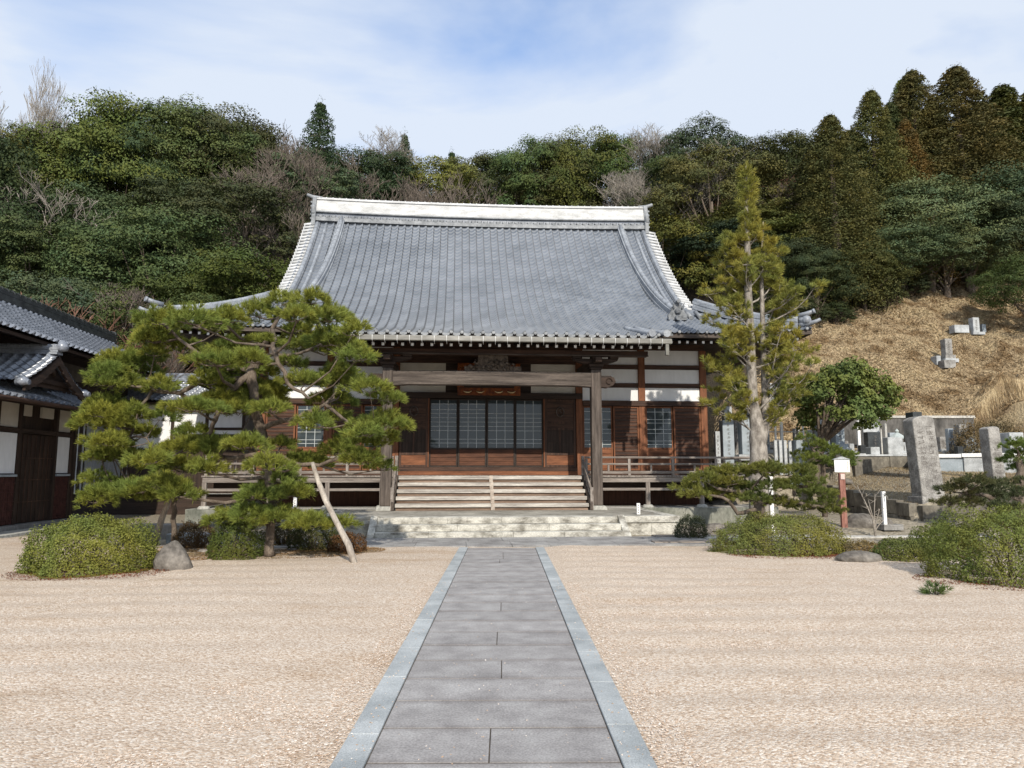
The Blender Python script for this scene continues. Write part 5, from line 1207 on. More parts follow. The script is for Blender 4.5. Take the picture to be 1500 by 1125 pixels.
# leaf litter and soil at the feet of the bushes
def litter(name, pts, n, color, size, seed, label, mat='leaf', rad=.5):
    rng = np.random.default_rng(seed); pts = np.array(pts, float); i = rng.integers(0, len(pts), n); q = rng.random(n)**.6; a = rng.uniform(0, 6.28, n)
    x = pts[i, 0]+q*np.cos(a)*pts[i, 2]; y = pts[i, 1]+q*np.sin(a)*pts[i, 3]; z = hgt(x, y)*(y > 14)+.03+.012*rng.random(n)
    V, F = leaf_quads(np.stack([x, y, z], -1), np.tile(np.array([0, 0, 1.]), (n, 1)), size, rng, .6, .3); o = link(name, np_mesh(name, V, F, M[mat]), None); o.color = (*color, 1); tag(o, label, 'leaves', kind='stuff')
bc = lambda u, Y: at(u, 800, Y).x
litter('fallen_leaves', [(bc(133, 11.5), 11.45, 1.2, .85), (bc(1150, 13.9), 13.75, 1.15, .75), (bc(1465, 10.3), 10.45, 1.1, .9), (bc(1190, 13.8), 13.8, .7, .5)], 16000, (.16, .055, .030), .013, 2, 'reddish fallen leaves spread round the feet of the clipped bushes')
litter('pine_litter', [(bc(300, 13.4), 13.9, 1.1, .9), (bc(400, 13.4), 14.0, 1.5, .8), (bc(480, 14), 14.6, 1.0, .7), (bc(240, 14), 14.6, .9, .9)], 26000, (.26, .17, .09), .014, 3, 'brown fallen pine needles and leaves on the soil under the great pine')
# dry grass lying over the hillside
rng = np.random.default_rng(6); n = 480000
x = rng.uniform(10, 34, n); y = 30.8+rng.random(n)*14; ok = (x > 13.8) | (y > 31.5) & (x > 10.4); ok &= y < 29.4+.52*x+rng.normal(0, .5, n); x, y = x[ok], y[ok]
cl_ = np.sin(x*1.9+np.sin(y*1.3)*2)*np.cos(y*1.6+x*.4); keep = rng.random(len(x)) < .62+.38*cl_; x, y = x[keep], y[keep]; n = len(x)
z = hgt(x, y); a = rng.normal(-1.57, 1.3, n); Lh = rng.uniform(.07, .26, n)*(1+.3*(cl_[keep] > .3)); s = rng.uniform(.003, .008, n)
dx, dy = np.cos(a)*Lh, np.sin(a)*Lh; zt = hgt(x+dx, y+dy, True)+rng.uniform(.01, .07, n)
mx1, my1 = x+dx*.5, y+dy*.5; mz = (z+zt)/2+rng.uniform(.02, .07, n); px, py = -np.sin(a)*s, np.cos(a)*s
V = np.stack([np.stack([x-px, y-py, z-.01], -1), np.stack([x+px, y+py, z-.01], -1), np.stack([mx1+px*.8, my1+py*.8, mz], -1), np.stack([x+dx, y+dy, zt], -1), np.stack([mx1-px*.8, my1-py*.8, mz], -1)], 1).reshape(-1, 3)
o = link('dry_grass', np_mesh('dry_grass', V, np.arange(5*n).reshape(n, 5), M['straw'])); o.color = (.47, .37, .235, 1); tag(o, 'dry straw coloured grass lying over the hillside above the graves', 'grass', kind='stuff')
# short dead grass on the bank behind the low wall
n = 30000; x = rng.uniform(9.5, 18, n); y = rng.uniform(19.6, 25.0, n); ok = (x > 11.2); x, y = x[ok], y[ok]; n = len(x); z = hgt(x, y); a = rng.uniform(0, 6.28, n); L2 = rng.uniform(.03, .10, n); s = .006
px, py = -np.sin(a)*s, np.cos(a)*s
V = np.stack([np.stack([x-px, y-py, z-.01], -1), np.stack([x+px, y+py, z-.01], -1), np.stack([x+np.cos(a)*L2, y+np.sin(a)*L2, z+rng.uniform(.01, .06, n)], -1)], 1).reshape(-1, 3)
o = link('dry_turf', np_mesh('dry_turf', V, np.arange(3*n).reshape(n, 3), M['straw'])); o.color = (.42, .33, .20, 1); tag(o, 'short withered turf on the bank behind the low block wall', 'grass', kind='stuff')
# ================================================================ LEFT BUILDINGS
def tile_field(name, parent, o, ax, dn, L_, mat, pitch=.27, course=.24, sag=0, amp=1.0):
    """S-tile field on a plane: o = ridge corner, ax = unit vector along the ridge, dn = whole slope vector down to the eave"""
    o = np.array(o, float); ax = np.array(ax, float); dn = np.array(dn, float); run = np.linalg.norm(dn); d = dn/run; nrm = np.cross(ax, d); nrm = nrm*(1 if nrm[2] > 0 else -1)
    CNn = 8; nx = int(L_/pitch)*CNn+1; X = np.arange(nx)*pitch/CNn; W = np.array([wave((k % CNn)/CNn) for k in range(nx)])*amp
    nc = int(round(run/course)); V = []; rows = 0
    for k in range(nc):
        for t, ex in ((k+1, .034), (k+.0, .002)):
            t_ = t*run/nc; V.append(o+X[:, None]*ax+d*t_+nrm*(W[:, None]+ex-sag*math.sin(math.pi*t_/run))); rows += 1
    order = []; V2 = []
    for k in range(nc): V2 += [V[2*k+1], V[2*k]]
    V2 = np.concatenate(V2); I = np.arange((rows-1)*nx).reshape(rows-1, nx)[:, :-1].ravel(); F = np.stack([I, I+nx, I+nx+1, I+1], -1)
    me = np_mesh(name, V2, F, mat, True); rr_ = (I//nx) % 2 == 0; me.polygons.foreach_set('use_smooth', rr_)
    ob = link(name, me, parent)
    c = MB(); e = o+dn
    for k in range(int(L_/pitch)):
        p = Vector(e+ax*(k*pitch+.78*pitch)+nrm*.05*amp); c.tube([p-Vector(d)*.08, p+Vector(d)*.02], .045, 8)
    c.build('eave_end_tiles', mat, ob); return ob
def tile_ridge(name, parent, p0, p1, w_, h_, mat, cap=.08):
    b = MB(); p0, p1 = Vector(p0), Vector(p1)
    for l in range(3): strip(b, [p0+Vector((0, 0, h_*l/3)), p1+Vector((0, 0, h_*l/3))], w_*(1-.12*l)+(.02 if l % 2 == 0 else 0), h_/3-.008)
    top0, top1 = p0+Vector((0, 0, h_+.02)), p1+Vector((0, 0, h_+.02)); b.tube([top0, top1], cap, 8); n_ = int((top1-top0).length/.28); d = (top1-top0).normalized()
    for k in range(n_): c = top0.lerp(top1, (k+.5)/n_); b.tube([c-d*.02, c+d*.02], cap*1.12, 8)
    for q, s in ((top0, -1), (top1, 1)): b.tube([q, q+d*s*.12], cap*1.35, 10)
    return b.build(name, mat, parent)
m_lat = mk('red_brown_cladding', (.045, .016, .013), (.085, .032, .025), 6, .7, .2); TD = M['tile_dark']
BL_ = empty('residence_building', (-13.0, 18.0, 0), R(4), 'dark timbered two storey residence with glossy tiled roofs and gabled entrance at left edge', 'building')
b = MB(); b.box(-6, .25, -8, 4.75, -.1, .17); b.build('foundation', M['concrete'], BL_, .01)
b = MB(); b.box(.27, .95, -6, 4.4, -.1, .06); b.build('stone_step', M['terrace_stone'], BL_, .01)
b = MB(); b.box(-4.2, -.10, -8, 4.42, .171, 4.2); b.build('wall', M['dark_z'], BL_)
for y in (-2.6, -.6, .57, 1.55, 3.35, 4.22): b = MB(); b.box(-.098, .03, y-.055, y+.055, .172, 3.5); b.build('post', M['dark_z'], BL_, .005)
b = MB(); b.box(-.097, .06, 4.29, 4.45, .172, 3.5); b.build('corner_post', M['dark_z'], BL_, .005)
for z in (2.62, 3.42): b = MB(); b.box(-.097, .022, -7, 4.28, z, z+.12); b.build('rail', M['dark_y'], BL_, .004)
for (y0, y1) in ((-2.5, -.7), (.64, 1.48), (3.42, 4.15)):
    b = MB(); b.box(-.096, -.02, y0, y1, 1.53, 2.6); b.build('plaster_panel', M['plaster'], BL_)
    b = MB(); b.box(-.096, .07, y0, y1, 1.44, 1.50); b.build('sill', M['granite_blue'], BL_, .004)
    b = MB(); b.box(-.096, .005, y0, y1, .19, 1.435)
    for k in range(9): b.box(.006, .018, y0+(y1-y0)*k/8.5, y0+(y1-y0)*k/8.5+.02, .19, 1.43)
    for k in range(5): b.box(.0185, .026, y0, y1, .3+.24*k, .32+.24*k)
    b.build('lattice_cladding', m_lat, BL_)
for (y0, y1) in ((-2.5, -.7), (.64, 1.48), (3.42, 4.15), (1.62, 2.1), (2.6, 3.2)):
    b = MB(); b.box(-.096, -.03, y0, y1, 2.76 if y0 != 1.62 and y0 != 2.6 else 3.1, 3.40); b.build('upper_plaster', M['plaster_cream'], BL_)
b = MB(); b.box(-.096, -.06, 1.62, 3.28, .19, 2.6); b.build('entrance_door', M['dark_z'], BL_)
b = MB()
for k in range(1, 8): b.box(-.058, -.045, 1.62+1.66*k/8-.012, 1.62+1.66*k/8+.012, .2, 2.58)
for z in (.75, 1.35, 1.95): b.box(-.044, -.035, 1.62, 3.28, z-.015, z+.015)
b.build('door_lattice', M['brown_z'], BL_)
tile_field('lower_roof', BL_, (-.35, 5.2, 3.98), (0, -1, 0), (1.45, 0, -.60), 13, TD, .27, .25, .02)
b = MB(); b.prism([(-.3, 3.86), (1.05, 3.30), (1.05, 3.24), (-.3, 3.5)], -7.5, 5.15); b.build('lower_eave', M['dark_y'], BL_)
b = MB(); b.tube([(1.14, -7.5, 3.30), (1.14, 5.2, 3.34)], .055, 8); b.build('gutter', M['brown_y'], BL_)
# upper storey
b = MB(); b.box(-3.9, -.45, -8, 8.8, 4.0, 5.25); b.build('upper_wall', M['dark_y'], BL_)
b = MB(); b.box(-.449, -.42, 3.0, 8.4, 4.45, 4.95); b.build('upper_shutter', mk('shutter_grey', (.10, .085, .07), (.18, .155, .13), 4, .7, .1), BL_)
tile_field('upper_roof', BL_, (-1.5, 9.5, 6.5), (0, -1, 0), (2.6, 0, -1.5), 17.8, TD, .27, .25, .08)
tile_field('upper_roof_back', BL_, (-1.5, -8.3, 6.5), (0, 1, 0), (-3.4, 0, -1.9), 17.8, TD, .27, .25, .08)
tile_ridge('upper_ridge', BL_, (-1.5, -8.3, 6.48), (-1.5, 9.6, 6.48), .16, .34, M['granite_dark'], .09)
b = MB(); b.prism([(-1.5, 6.38), (1.0, 4.96), (1.0, 4.88), (-.45, 5.24), (-3.9, 5.0), (-4.8, 4.5), (-4.8, 4.58)], -8.2, 9.4); b.build('upper_eave', M['dark_y'], BL_)
# porch gable facing the court: ridge along x
PYc = .75
for s in (-1, 1):
    tile_field('porch_roof', BL_, (-1.2 if s > 0 else 1.32, PYc, 4.66), ((1 if s > 0 else -1), 0, 0), (0, s*1.42, -.86), 2.5, TD, .27, .25, .05)
    b = MB()
    for k in range(6):
        f0, f1 = k/6, (k+1)/6; zz = lambda f: 4.60-.86*f-.10*math.sin(math.pi*f); q = [(PYc+s*1.40*f0, zz(f0)-.24), (PYc+s*1.40*f1, zz(f1)-.20), (PYc+s*1.40*f1, zz(f1)), (PYc+s*1.40*f0, zz(f0))]
        b.prism(q if s > 0 else q[::-1], 1.24, 1.31, 'x')
    b.build('bargeboard', M['dark_y'], BL_)
tile_ridge('porch_ridge', BL_, (-1.3, PYc, 4.64), (1.30, PYc, 4.64), .12, .20, M['tile_edge'], .07)
b = MB(); b.prism([(PYc-1.2, 3.75), (PYc+1.2, 3.75), (PYc, 4.5)], 1.0, 1.05, 'x'); b.box(1.051, 1.11, PYc-1.1, PYc+1.1, 3.86, 3.97); b.tube([(1.12, PYc-.2, 4.08), (1.15, PYc, 4.22), (1.12, PYc+.2, 4.08)], [.03, .07, .03], 6); b.build('gable', M['dark_y'], BL_)
b = MB(); b.lathe((1.36, PYc, 4.72), [(.03, 0), (.13, .04), (.15, .16), (.08, .26), (.03, .30)], 10); b.build('ridge_ornament', TD, BL_)
for s in (-1, 1):
    b = MB(); b.lathe((1.26, PYc+s*1.45, 3.66), [(.05, 0), (.14, .05), (.13, .16), (.05, .22)], 10); b.tube([(1.1, PYc+s*1.45, 3.74), (1.42, PYc+s*1.45, 3.74)], .07, 10); b.build('corner_ornament', TD, BL_)
tag(BL_, None)
# connecting corridor behind the pine
BC = empty('corridor_building', (-12.7, 26.8, 0), R(2), 'white walled single storey corridor with tiled roof joining residence and temple, behind the pine', 'building')
b = MB(); b.box(-3.6, 3.0, 0, 3.4, .75, 4.15); b.build('wall', M['plaster'], BC)
b = MB(); b.box(-3.6, 3.0, .2, 3.3, -.1, .748); b.build('underfloor', M['dark_x'], BC)
for x in (-2.95, -1.3, .35, 1.6, 2.95): b = MB(); b.box(x-.06, x+.06, -.03, -.001, .76, 4.1); b.build('post', M['dark_z'], BC)
for z in (3.15, 2.35): b = MB(); b.box(.42, 2.9, -.025, -.001, z-.05, z+.05); b.build('rail', M['dark_x'], BC)
b = MB(); b.box(-2.8, -1.4, -.02, -.001, .8, 3.3); b.build('sliding_door', mk('curtained_glass', (.20, .20, .21), (.34, .34, .34), 6, .3, 0, (6, 1, .3), spec=.5), BC)
b = MB(); b.box(.42, 2.9, -.018, -.001, .77, 2.95); b.box(-1.2, .28, -.018, -.001, .77, 2.2); b.build('boarding', M['dark_z'], BC)
b = MB()
for x in (-2.8, -2.1, -1.43): b.box(x, x+.04, -.04, -.021, .8, 3.3)
b.build('door_frame', M['dark_z'], BC)
tile_field('roof_front', BC, (-3.9, 1.7, 5.15), (1, 0, 0), (0, -2.3, -1.0), 7.1, TD, .27, .25, .05); tile_field('roof_back', BC, (3.2, 1.7, 5.15), (-1, 0, 0), (0, 2.3, -1.0), 7.1, TD, .27, .25, .05)
tile_ridge('ridge', BC, (-3.9, 1.7, 5.13), (3.25, 1.7, 5.13), .14, .24, TD, .08)
b = MB(); b.prism([(1.7, 5.05), (-.5, 4.10), (-.5, 4.02), (3.9, 4.02), (3.9, 4.10)], -3.85, 3.1, 'x'); b.build('eave', M['dark_x'], BC)
# bench-like stone trough and slabs under the pine
def slab(name, u, v, Y, sz, mat, label, cat='stone', rz=0, bev=.02):
    p = at(u, v, Y); b = MB().box(-sz[0]/2, sz[0]/2, -sz[1]/2, sz[1]/2, 0, sz[2]); o = b.build(name, mat, None, bev, loc=(p.x, p.y, max(H(p.x, p.y), 0)-.02), rz=rz); tag(o, label, cat); return o
slab('stone_slab', 300, 770, 16.6, (1.5, .5, .22), M['granite_blue'], 'long pale blue grey stone slab on the ground behind the pine trunk')
slab('stone_slab', 235, 762, 17.6, (1.2, .5, .35), M['concrete'], 'dim low stone block left of the pale slab behind the pine')
# ================================================================ ROCKS, NOTICE BOARD, GRAVEYARD
def rock(name, c, sz, seed, label, cat='rock', mat='rock', rz=0, sub=4, flat=.0):
    import bmesh
    bm = bmesh.new(); bmesh.ops.create_icosphere(bm, subdivisions=sub, radius=1); rr = np.random.default_rng(seed); pl = [(unit(rr.normal(0, 1, 3)), rr.uniform(.62, .9)) for _ in range(9)]
    from mathutils import noise
    for v in bm.verts:
        p = np.array(v.co)
        for n_, d in pl:
            t = p@n_-d
            if t > 0: p = p-n_*t*.7
        k = 1+.10*noise.noise(Vector(p)*1.6+Vector((seed, 0, 0)))+.045*noise.noise(Vector(p)*5+Vector((seed, 3, 0)))
        v.co = Vector((p[0]*sz[0]*k, p[1]*sz[1]*k, max(-.25, p[2])*sz[2]*k))
    me = bpy.data.meshes.new(name); bm.to_mesh(me); bm.free(); me.materials.append(M[mat]); me.polygons.foreach_set('use_smooth', [False]*len(me.polygons))
    for p in me.polygons: p.use_smooth = True
    o = link(name, me, None, c, (0, 0, rz)); tag(o, label, cat); return o
p = at(250, 834, 11.9); rock('boulder', (p.x, 12.0, .06), (.30, .27, .42), 31, 'rounded grey boulder against the right side of the big left bush')
p = at(1262, 822, 12.7); rock('flat_rock', (p.x, 12.8, .03), (.47, .24, .17), 8, 'long flat brownish rock lying on the gravel before the small brown bush', rz=.1)
p = at(1264, 780, 18.5); rock('boulder', (p.x, 18.6, .18), (.42, .32, .34), 5, 'brownish boulder between the notice board post and the white tap post')
p = at(1306, 782, 18.2); rock('rock', (p.x, 18.4, .15), (.20, .16, .24), 12, 'small upright grey stone just right of the white tap post')
p = at(1112, 760, 15.2); rock('rock', (p.x, 15.6, .2), (.30, .25, .55), 13, 'dark stone standing under the low spreading pine')
for i, (u, v, Y, s) in enumerate([(1052, 664, 25.3, .45), (1068, 668, 25.1, .35), (1085, 664, 25.4, .5), (1104, 667, 25.2, .42), (1128, 670, 25.0, .3), (1240, 690, 24.2, .25)]):
    p = at(u, v, Y); rock('mound_rock', (p.x, Y, H(p.x, Y)+.05), (s, s*.7, s*.6), 20+i, '%s grey brown rock from left on the mound edge right of the temple' % ORD[i], rz=i)
for i, (u, Y, s) in enumerate([(1003, 18.3, .22), (1020, 19.0, .28), (1034, 18.6, .2), (1048, 19.4, .3), (1062, 18.7, .2)]):
    p = at(u, 770, Y); rock('edging_stone', (p.x, Y, .05), (s, s*.7, s*.55), 40+i, '%s dark stone from left in the ditch beside the temple platform' % ORD[i], rz=i*2)
for i, (u, v, Y, s) in enumerate([(300, 800, 14.3, .16), (350, 790, 15.4, .2), (430, 800, 14.6, .14), (265, 790, 15.6, .2)]):
    p = at(u, v, Y); rock('garden_stone', (p.x, Y, .02), (s, s*.8, s*.5), 60+i, '%s small grey stone from left under the great pine' % ORD[[1, 2, 3, 0][i]], rz=i*2)
# notice board
p = at(1237, 776, 18.5); z0 = H(p.x, p.y); e = empty('notice_board', (p.x, p.y, z0), R(-6), 'small white notice board with little cap on a reddish brown wooden post', 'sign')
m_post = mk('red_post', (.19, .075, .055), (.36, .18, .14), 5, .8, .2, (3, 3, .3))
b = MB(); b.box(-.07, .07, -.06, .06, -.2, 1.36); b.build('post', m_post, e, .008)
b = MB(); b.box(-.19, .19, -.085, -.062, 1.38, 1.70); b.build('board', M['white_cap'], e, .004)
b = MB(); b.box(-.155, -.15, -.0875, -.0855, 1.41, 1.67); b.box(.13, .145, -.0875, -.0855, 1.42, 1.66); b.build('margin_line', mk('faded_red', (.65, .32, .27), (.72, .42, .36), 8, .8, 0), e)
b = MB(); b.prism([(-.21, 1.705), (.21, 1.705), (.0, 1.78)], -.11, .06); b.build('cap', M['granite'], e)
b = MB(); b.box(-.05, .05, -.0885, -.062, 1.20, 1.34); b.build('label_plate', mk('pale_pink_plate', (.62, .47, .42), (.7, .56, .50), 6, .7, 0), e)
# tap post
p = at(1297, 779, 18.3); z0 = H(p.x, p.y); e = empty('tap_post', (p.x, p.y, z0), R(3), 'white standing tap post with small metal tap beside the boulder', 'tap')
b = MB(); b.box(-.042, .042, -.042, .042, -.1, .92); b.build('post', M['white_cap'], e, .008)
b = MB(); b.tube([(0, -.04, .82), (0, -.12, .82), (.01, -.15, .79), (.01, -.15, .74)], .014, 8); b.tube([(0, -.09, .82), (0, -.09, .87)], .009, 6); b.tube([(-.03, -.09, .875), (.03, -.09, .875)], .008, 6); b.build('tap', M['metal_gutter'], e)
b = MB(); b.box(-.25, .25, -.38, -.05, -.02, .07); b.box(-.25, -.2, -.38, -.05, .071, .12); b.box(.2, .25, -.38, -.05, .071, .12); b.box(-.199, .199, -.38, -.34, .071, .12); b.build('drain_tray', M['concrete'], e, .005)
for (u, v, Y, hh, lab) in [(935, 742, 19.3, .30, 'short white post with dark marks standing before the right veranda'), (432, 745, 19.6, .34, 'short white post with dark marks standing before the left veranda')]:
    p = at(u, v, Y); e = empty('marker_post', (p.x, p.y, .44 if u > 900 else .0), 0, lab, 'post'); b = MB(); b.box(-.045, .045, -.03, .03, 0, hh if u > 900 else hh+.55); b.build('post', M['white_cap'], e, .006)
    b = MB(); zz = .0 if u > 900 else .55
    for k in range(4): b.box(-.025+.01*(k % 2), .02, -.033, -.0305, zz+.05+.06*k, zz+.065+.06*k); b.box(-.02+.02*(k % 2), -.008+.02*(k % 2), -.033, -.0305, zz+.066+.06*k, zz+.09+.06*k)
    b.build('marking', M['carve'], e)
p = at(1128, 690, 19.0); e = empty('marker_post', (p.x, 19.0, H(p.x, 19)), 0, 'white pole standing close to the tall pine trunk', 'post'); b = MB(); b.box(-.05, .05, -.04, .04, 0, 1.5); b.box(-.07, .07, -.05, .05, 1.5, 1.56); b.build('post', M['white_cap'], e, .006)

# low block wall along the bank
def blockwall(name, p0, p1, courses, z0f, z1f, th, mat, label, L0=.5, L1=.9, seed=1, cap=None):
    rr = random.Random(seed); p0, p1 = Vector(p0), Vector(p1); d = p1-p0; Ln = d.length; a = math.atan2(d.y, d.x); b = MB()
    for c in range(courses):
        x = -rr.uniform(0, .3)
        while x < Ln:
            x1 = min(x+rr.uniform(L0, L1), Ln); xa = max(0, x); f = (xa+x1)/2/Ln; zb = z0f(f); zt = z1f(f); h = (zt-zb)/courses; j = rr.uniform(-.015, .015)
            b.box(xa+.004, x1-.004, -th/2+j, th/2+j, zb+h*c+.004, zb+h*(c+1)); x = x1
    o = b.build(name, M[mat], None, .012, loc=(p0.x, p0.y, 0), rz=a); tag(o, label, 'wall'); 
    if cap:
        b = MB(); b.box(0, Ln, -th/2-.03, th/2+.03, 0, .06); c_ = b.build('coping', M[cap], o, .005); c_.location.z = z1f(.5)+.002
    return o
blockwall('block_wall', (11.02, 19.45, 0), (11.02, 29.0, 0), 2, lambda f: .0, lambda f: .70+.80*f, .22, 'rubble', 'long low dark block wall holding the bank, running back beside the path', seed=2)
blockwall('block_wall', (11.14, 19.38, 0), (16.5, 19.30, 0), 2, lambda f: 0, lambda f: .64+.3*min(1, f*2), .26, 'rubble', 'dark block wall across the front of the bank below the inscribed stone', seed=3)
blockwall('retaining_wall', (12.15, 24.98, 0), (16.8, 24.8, 0), 2, lambda f: 1.3, lambda f: 2.10, .20, 'rubble', 'stained block wall holding up the lower row of graves', .45, .8, 4, 'granite')
RWm = empty('retaining_wall', (14.1, 31.0, 0), 0, 'high dark concrete retaining wall with pale coping below the straw hillside', 'wall')
b = MB(); b.box(0, 6.3, -.12, .12, 2.2, 3.86); b.build('wall', mk('stained_concrete', (.06, .057, .053), (.16, .15, .138), 1.1, .95, .6, (1.5, 1, .5), fine=12), RWm, .01); b = MB(); b.box(-.04, 6.34, -.17, .17, 3.863, 3.97); b.build('coping', M['concrete_pale'], RWm, .01)

# graves: (u0, u1, v_top, Y, depth, material, form, label)
def hit(u, v, Y0=31.5):
    Y = Y0
    while Y < 44:
        p = at(u, v, Y)
        if H(p.x, Y) >= p.z: return Y
        Y += .05
    return Y0
def pillar_grave(u0, u1, vt, Y, mat, label, tiers=2, depth=None, name='gravestone', rz=0.07, group=None, round_=False):
    pm = at((u0+u1)/2, vt, Y); w_ = (u1-u0)/FPX*Y; z0 = H(pm.x, Y)-.05; h = pm.z-z0; d = depth or w_; e = empty(name, (pm.x, Y, z0), rz, label, 'gravestone', group)
    zb = 0
    for t in range(tiers):
        k = 1.9-.45*t; hh = min(.22, h*.16); b = MB(); b.box(-w_*k/2, w_*k/2, -d*k/2, d*k/2, zb, zb+hh-.003); b.build('base_tier', M[mat if t else 'granite'], e, .01); zb += hh
    b = MB()
    if round_: b.prism([(-w_/2, zb), (w_/2, zb), (w_/2, h-.12), (w_*.3, h-.02), (0, h), (-w_*.3, h-.02), (-w_/2, h-.12)], -d/2, d/2)
    else: b.box(-w_/2, w_/2, -d/2, d/2, zb, h)
    b.build('pillar', M[mat], e, .02)
    if name == 'gravestone' and w_ > .14 and h-zb > .35:  # a worn vertical line of engraved marks, too small to read
        rr = random.Random(int(u0*7)); b = MB(); nn = max(3, int((h-zb)/.16)); cw = min(w_*.32, .11)
        for k in range(nn):
            zc = h-.12-(h-zb-.2)*(k+.5)/nn
            for q in range(3): b.cbox((rr.uniform(-.2, .2)*cw, -d/2-.002, zc+.03*(q-1)), (cw*rr.uniform(.5, 1.1), .006, .010))
            b.cbox((rr.uniform(-.2, .2)*cw, -d/2-.0025, zc), (.010, .006, .085))
        b.build('inscription', M['carve'], e)
    return e
G = pillar_grave
G(1193, 1207, 614, 27.5, 'granite', 'pale grave pillar just left of the glossy tree trunk top, behind the white stake')
G(1219, 1233, 622, 27.2, 'granite_blue', 'blue grey grave pillar between white stake and retaining wall end', 2)
G(1267, 1290, 633, 27.8, 'granite_dark', 'polished black gravestone on a pale base before the high wall', 1, .3)
G(1293, 1316, 641, 26.4, 'granite', 'plain white stone block on the edge of the grave terrace', 0, .55, 'stone_block')
G(1327, 1340, 636, 27.6, 'granite_dark', 'dark gravestone partly behind the tall inscribed stone', 1, .35)
G(1386, 1394, 628, 28.5, 'granite_blue', 'narrow bluish grave pillar just right of the tall inscribed stone', 1)
G(1400, 1412, 622, 28.0, 'stele', 'old weathered grave pillar standing before the high wall at right', 1)
G(1412, 1420, 644, 27.0, 'granite', 'low white grave beside the weathered pillar', 1)
G(1431, 1437, 650, 26.5, 'granite', 'small white stub grave left of the second inscribed stone', 1)
G(1470, 1492, 634, 25.8, 'granite', 'broad pale grey grave right of the second inscribed stone', 1, .5)
G(1262, 1287, 619, 29.5, 'granite', 'large pale slab leaning against the high wall behind the black grave', 0, .15, 'stone_slab')
# left group seen behind the tall pine
G(1055, 1072, 616, 26.8, 'granite_blue', 'blue grey grave slab nearest to the temple corner', 1, .4)
G(1082, 1100, 603, 26.6, 'granite_blue', 'tall blue grey grave slab with layered face left of the tall pine', 1, .4)
G(1058, 1070, 596, 29.5, 'granite', 'pale grave on the upper step above the blue grey slab', 1)
G(1074, 1080, 610, 28.2, 'stele', 'thin brownish grave post between the two blue grey slabs', 0)
G(1125, 1136, 562, 34.5, 'granite', 'pale grave high on the slope seen through the tall pine', 2)
G(1146, 1151, 556, 34.5, 'stele', 'thin old grave post high on the slope beside the pale grave', 0)
for i, u in enumerate((1133, 1140, 1147, 1154)):
    G(u, u+4.6, 645, 25.6, 'granite', '%s from left of four short pale pillars in a row right of the tall pine' % ORD[i], 0, None, 'stone_pillar', group='short pale pillars in a row')
G(1162, 1178, 645, 25.6, 'granite_blue', 'low blue grey stone block ending the row of short pillars', 0, .4, 'stone_block')
slabp = at(1146, 664, 25.2); b = MB().box(-1.0, 1.0, -.3, .3, 0, .14); o = b.build('grave_kerb', M['granite_blue'], None, .01, loc=(slabp.x, 25.3, H(slabp.x, 25.3)), rz=0); tag(o, 'blue grey kerb slab under the four short pale pillars', 'kerb')
slabp = at(1072, 650, 26); b = MB().box(-1.1, 1.1, -.35, .35, -.2, .10); o = b.build('grave_ledge', M['granite'], None, .01, loc=(slabp.x, 26.1, H(slabp.x, 26.1)+.1), rz=0); tag(o, 'white stone ledge under the blue grey slabs by the temple corner', 'ledge')
# smaller graves crowding the terrace
for i, (u, vt, Y, w_, mat) in enumerate([(1236, 646, 28.6, 9, 'stele'), (1246, 650, 28.0, 7, 'granite'), (1262, 652, 27.0, 8, 'granite_dark'), (1305, 634, 29.6, 10, 'granite_blue'), (1346, 644, 29.4, 8, 'granite_dark'), (1322, 648, 27.4, 7, 'granite'),
        (1378, 640, 29.5, 9, 'stele'), (1396, 650, 27.2, 8, 'granite_dark'), (1404, 654, 26.6, 9, 'granite_dark'), (1424, 642, 29.2, 8, 'granite_blue'), (1440, 640, 28.4, 9, 'granite'), (1278, 655, 26.2, 14, 'granite')]):
    G(u-w_/2, u+w_/2, vt, Y, mat, '%s small grave from left in the crowded row before the high wall' % ORD[i], 1, None, group='small graves crowding the terrace before the high wall')
for i, (u, vt, Y, w_, mat) in enumerate([(1050, 632, 26.4, 7, 'granite'), (1108, 622, 28.4, 8, 'granite'), (1122, 628, 28.0, 7, 'granite_blue'), (1064, 606, 30.2, 9, 'stele'), (1092, 590, 31.4, 9, 'granite'), (1166, 628, 28.6, 8, 'stele'), (1186, 630, 28.2, 9, 'granite'), (1204, 640, 26.6, 8, 'granite_blue')]):
    G(u-w_/2, u+w_/2, vt, Y, mat, '%s grave in the second row behind the tall pine trunk' % ORD[i], 1, None, group='graves in the second row behind the tall pine')
# stakes
for i, (u0, u1, vt, Y, lab) in enumerate([(1134, 1136.5, 618, 27, 'thin white stake right of the tall pine trunk'), (1142.5, 1146, 618, 26.9, 'stout white stake above the four short pillars'), (1174.5, 1177, 618, 27, 'white stake left of the dark tree trunk'),
                                          (1210.5, 1213.5, 616, 26.8, 'white stake between two grave pillars beside the glossy tree'), (1254.5, 1258.5, 616, 27.2, 'white stake left of the black grave'), (1295, 1298, 620, 29, 'thin grey stake before the high wall right of the black grave'), (1289, 1291, 628, 26.3, 'thin brown stake touching the white block')]):
    pm = at((u0+u1)/2, vt, Y); w_ = (u1-u0)/FPX*Y; z0 = H(pm.x, Y)-.1; b = MB(); b.box(-w_/2, w_/2, -w_/2, w_/2, 0, pm.z-z0-.05); b.prism([(-w_/2, pm.z-z0-.049), (w_/2, pm.z-z0-.049), (0, pm.z-z0)], -w_/2, w_/2)
    o = b.build('grave_stake', M['white_cap' if i < 5 else 'concrete_pale'], None, .004, loc=(pm.x, Y, z0)); tag(o, lab, 'stake')
